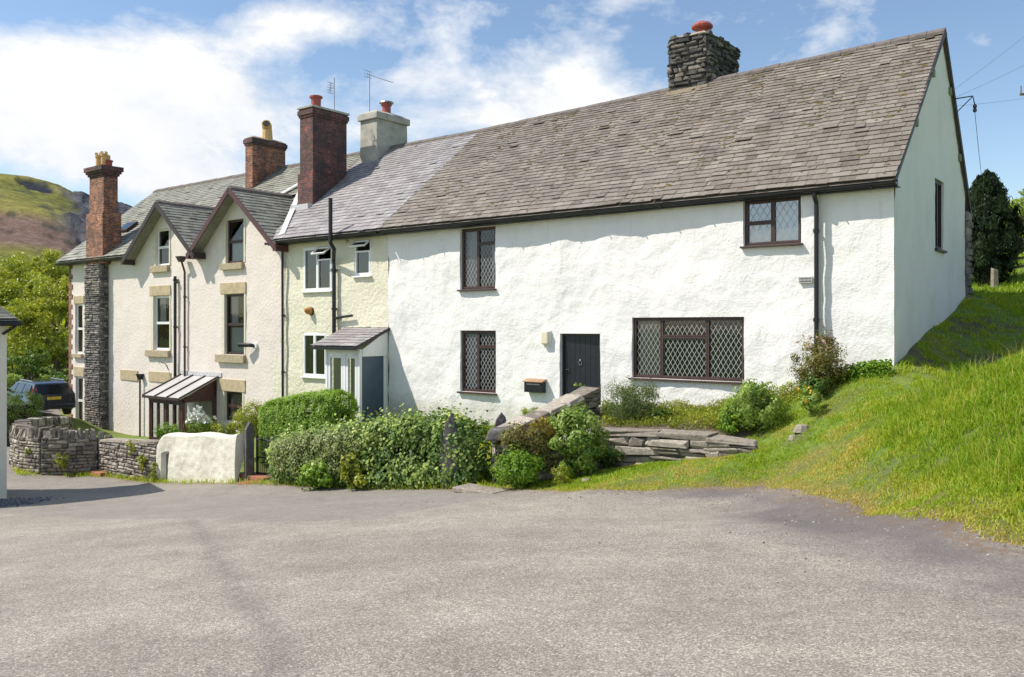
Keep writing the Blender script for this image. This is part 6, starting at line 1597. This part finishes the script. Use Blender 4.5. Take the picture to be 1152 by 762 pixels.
# verge weeds along the foot of the garden walls
x = rs.uniform(16, 560, 5200); o_ = np.where(x > 118, 13.68, np.interp(x, [16, 30, 60, 118], [12.0, 12.15, 12.9, 13.68]))+rs.normal(0, .10, len(x))
Pw = np.array([onoff(a, b) for a, b in zip(x, o_)]); dens = rs.rand(len(x)) < np.where((x > 16) & (x < 190), .9, .35); Pw = Pw[dens]
blades('verge_grass', Pw[:, 0], Pw[:, 1], .08+.18*rs.rand(len(Pw))**2, np.full(len(Pw), .02), .3+.5*rs.rand(len(Pw)), M_grass, .6, 'weedy grass along the foot of the garden walls')
# low yellow-green growth in the flower bed, rooted on the bed surface
bv = np.empty(len(bed.data.vertices)*3); bed.data.vertices.foreach_get('co', bv); bv = bv.reshape(40, 9, 3)
n = 20000; a = rs.rand(n)*38.99; b = rs.rand(n)*7.99; ia, ib = a.astype(int), b.astype(int); fa, fb = (a-ia)[:, None], (b-ib)[:, None]
Cb = (bv[ia, ib]*(1-fa)+bv[ia+1, ib]*fa)*(1-fb)+(bv[ia, ib+1]*(1-fa)+bv[ia+1, ib+1]*fa)*fb
g = patchn(Cb[:, 0], Cb[:, 1], 1.3, 4.4); k = (g > -.5)&(a > 7)&(b > 1.2); Cb, g = Cb[k], g[k]; n = len(Cb)
hh_ = rs.rand(n)*(.10+.22*np.clip(g+.4, 0, 1)); Cb[:, 2] += hh_
gc = leaves('ground_cover', Cb, unit(n)+np.array([0, 0, .8]), rs.uniform(.05, .10, n), LM['yellow'], None, .25+.5*rs.rand(n)+.2*g, .3, droop=-.6); props(gc, 'low yellow-green growth filling the flower bed', kind='stuff')
# plants hugging the foot of the white wall, right of the downpipe
n = 1600; x = rs.uniform(935, 1003, n); Pb = np.array([onoff(a, 18.62-.12*abs(rnd.gauss(0, 1))) for a in x]); Cb = np.stack([Pb[:, 0], Pb[:, 1], HH(Pb[:, 0], Pb[:, 1])+EYE+rs.rand(n)**1.5*.26], 1)
gc = leaves('wall_foot_weeds', Cb, unit(n)+np.array([0, 0, .8]), rs.uniform(.05, .09, n), LM['bright'], None, .2+.6*rs.rand(n), .6); props(gc, 'bright green weeds along the foot of the white wall corner', kind='stuff')

bush('heathy_patch', 'brown and yellow mossy growth on top of the low end of the parapet', 'plant', 607, 466, 500, 30, onoff(607, 14.75)[1], 2600, .05, m_leaf('leaf_heathy', [(0, (.09, .05, .015)), (.5, (.24, .17, .03)), (1, (.45, .40, .06))]), ncl=40, depth=.25, rc=.3)
bush('leafy_shrub', 'dark trailing plant in the shadow below the low retaining wall', 'plant', 686, 498, 528, 16, onoff(686, 15.7)[1], 1200, .06, LM['mid'], ncl=24, depth=.2)
bush('leafy_shrub', 'wispy yellow-green plant behind the sloping parapet', 'plant', 600, 455, 480, 16, onoff(600, 16.0)[1], 700, .06, LM['yellow'], ncl=24, depth=.3)
bush('ivy_patch', 'small ivy patch spilling over the middle of the low retaining wall', 'ivy', 770, 486, 500, 13, onoff(770, 16.3)[1], 420, .06, LM['ivy'], ncl=12, depth=.16)
# loose grit swept to the edges of the lane
Xg, Yg = rs.uniform(-8, 6, 9000), rs.uniform(5, 17, 9000); sg_ = sdist(Xg, Yg); k = (sg_ > .03)&(sg_ < rs.exponential(.8, 9000)+.1); Xg, Yg = Xg[k][:1500], Yg[k][:1500]; Zg = HH(Xg, Yg)+EYE+.01
V = []; Q_ = []; tn = []
for X, dd, z in zip(Xg, Yg, Zg):
    s_ = rnd.uniform(.006, .018)*(1+dd*.02); a = rnd.uniform(0, 6.28); b = len(V)
    for k in range(4):
        q = a+k*math.pi/2+rnd.uniform(-.3, .3); V.append((X+math.cos(q)*s_, dd+math.sin(q)*s_, z))
    V.append((X, dd, z+s_*.8)); tn += [rnd.random()]*4
    for k in range(4): Q_.append((b+k, b+(k+1) % 4, b+4))
o = mesh_arrays('loose_grit', V, Q_, m_stone('grit_stone', [(0, (.08, .07, .07)), (.6, (.24, .22, .2)), (1, (.42, .4, .37))]), None, tint=tn); props(o, 'loose grit along the edges of the lane', kind='stuff')
# ---------------------------------------------------------------- camera, sky, sun
cam = bpy.data.cameras.new('camera'); co = bpy.data.objects.new('camera', cam); COL.objects.link(co); sc.camera = co
co.location = (0, 0, EYE); co.rotation_euler = (math.pi/2, 0, 0)
cam.sensor_width = 36; cam.lens = F/1152*36; cam.shift_y = -13/1152; cam.clip_end = 3000; cam.clip_start = .05
sd_ = RX*1.1+NX*1.0, RY*1.1+NY*1.0, -1.8
sv = Vector(sd_)
sun = bpy.data.lights.new('sun', 'SUN'); sun.energy = SUN; sun.angle = math.radians(.53); sun.color = (1, .935, .83)
so = bpy.data.objects.new('sun', sun); COL.objects.link(so); so.rotation_euler = sv.to_track_quat('-Z', 'Y').to_euler(); so.location = (-20, -5, 30)
w = bpy.data.worlds.new('World'); sc.world = w; w.use_nodes = True
n = w.node_tree.nodes; l = w.node_tree.links; n.clear()
out = n.new('ShaderNodeOutputWorld'); bg = n.new('ShaderNodeBackground'); l.new(bg.outputs[0], out.inputs[0])
sky = n.new('ShaderNodeTexSky'); sky.sky_type = 'NISHITA'; sky.sun_disc = False
tosun = -sv.normalized()
sky.sun_elevation = math.asin(tosun.z); sky.sun_rotation = math.atan2(tosun.x, tosun.y)
sky.air_density = 1.1; sky.dust_density = .3; sky.ozone_density = 2.2
bg.inputs[1].default_value = SKY
tc = n.new('ShaderNodeTexCoord')
nz = n.new('ShaderNodeVectorMath'); nz.operation = 'NORMALIZE'; l.new(tc.outputs['Generated'], nz.inputs[0])
def wmath(op, a, b=None):
    m = n.new('ShaderNodeMath'); m.operation = op
    for i, v in enumerate((a, b)):
        if v is None: continue
        if isinstance(v, (int, float)): m.inputs[i].default_value = v
        else: l.new(v, m.inputs[i])
    return m.outputs[0]
sep = n.new('ShaderNodeSeparateXYZ'); l.new(nz.outputs[0], sep.inputs[0])
warp = n.new('ShaderNodeTexNoise'); warp.inputs['Scale'].default_value = 5; warp.inputs['Detail'].default_value = 8; warp.inputs['Roughness'].default_value = .62; warp.inputs['Distortion'].default_value = .15
mp = n.new('ShaderNodeMapping'); mp.inputs['Scale'].default_value = (1, 1, 1.9); l.new(nz.outputs[0], mp.inputs[0]); l.new(mp.outputs[0], warp.inputs['Vector'])
fac = None
for (px, py, rx, ry, amp) in ((110, 95, 215, 85, .25), (250, 110, 110, 75, .20), (20, 140, 150, 70, .22), (345, 25, 95, 30, .25), (600, 118, 170, 50, .34), (190, 200, 120, 30, .3), (470, 85, 34, 16, .14), (330, 150, 100, 40, .1), (760, 40, 160, 60, .02)):
    # bank of cloud at a fixed bearing of the sky
    c = Vector((ray(px), 1, (368-py)/F)); q = 1/c.length; c.normalize()
    right = Vector((1, -ray(px), 0)).normalized(); up = c.cross(right)*-1
    d1 = n.new('ShaderNodeVectorMath'); d1.operation = 'DOT_PRODUCT'; l.new(nz.outputs[0], d1.inputs[0]); d1.inputs[1].default_value = right/(rx/F*q)
    d2 = n.new('ShaderNodeVectorMath'); d2.operation = 'DOT_PRODUCT'; l.new(nz.outputs[0], d2.inputs[0]); d2.inputs[1].default_value = up/(ry/F*q)
    d3 = n.new('ShaderNodeVectorMath'); d3.operation = 'DOT_PRODUCT'; l.new(nz.outputs[0], d3.inputs[0]); d3.inputs[1].default_value = c
    r2 = wmath('ADD', wmath('MULTIPLY', d1.outputs['Value'], d1.outputs['Value']), wmath('MULTIPLY', d2.outputs['Value'], d2.outputs['Value']))
    g = wmath('MULTIPLY', wmath('POWER', 2.718, wmath('MULTIPLY', r2, -1.0)), amp)
    g = wmath('MULTIPLY', g, wmath('GREATER_THAN', d3.outputs['Value'], 0))
    fac = g if fac is None else wmath('ADD', fac, g)
back = wmath('MULTIPLY', wmath('LESS_THAN', sep.outputs[1], -.1), .10)
fac = wmath('ADD', wmath('ADD', fac, back), warp.outputs['Fac'])
rp = n.new('ShaderNodeValToRGB'); l.new(fac, rp.inputs[0]); rp.color_ramp.elements[0].position = .585; rp.color_ramp.elements[0].color = (0, 0, 0, 1); rp.color_ramp.elements[1].position = .79; rp.color_ramp.elements[1].color = (1, 1, 1, 1)
shade = n.new('ShaderNodeValToRGB'); l.new(warp.outputs['Fac'], shade.inputs[0]); shade.color_ramp.elements[0].position = .35; shade.color_ramp.elements[0].color = (CL*.80, CL*.83, CL*.88, 1); shade.color_ramp.elements[1].position = .6; shade.color_ramp.elements[1].color = (CL, CL, CL, 1)
mx = n.new('ShaderNodeMix'); mx.data_type = 'RGBA'; l.new(rp.outputs[0], mx.inputs[0]); l.new(sky.outputs[0], mx.inputs[6]); l.new(shade.outputs[0], mx.inputs[7]); l.new(mx.outputs[2], bg.inputs[0])
vs = sc.view_settings; vs.view_transform = 'Standard'; vs.look = 'None'; vs.gamma = 1; vs.exposure = EXPO; vs.use_curve_mapping = False
sc.render.film_transparent = False
sc.cycles.max_bounces = 5; sc.cycles.transparent_max_bounces = 8
sc.cycles.use_denoising = True
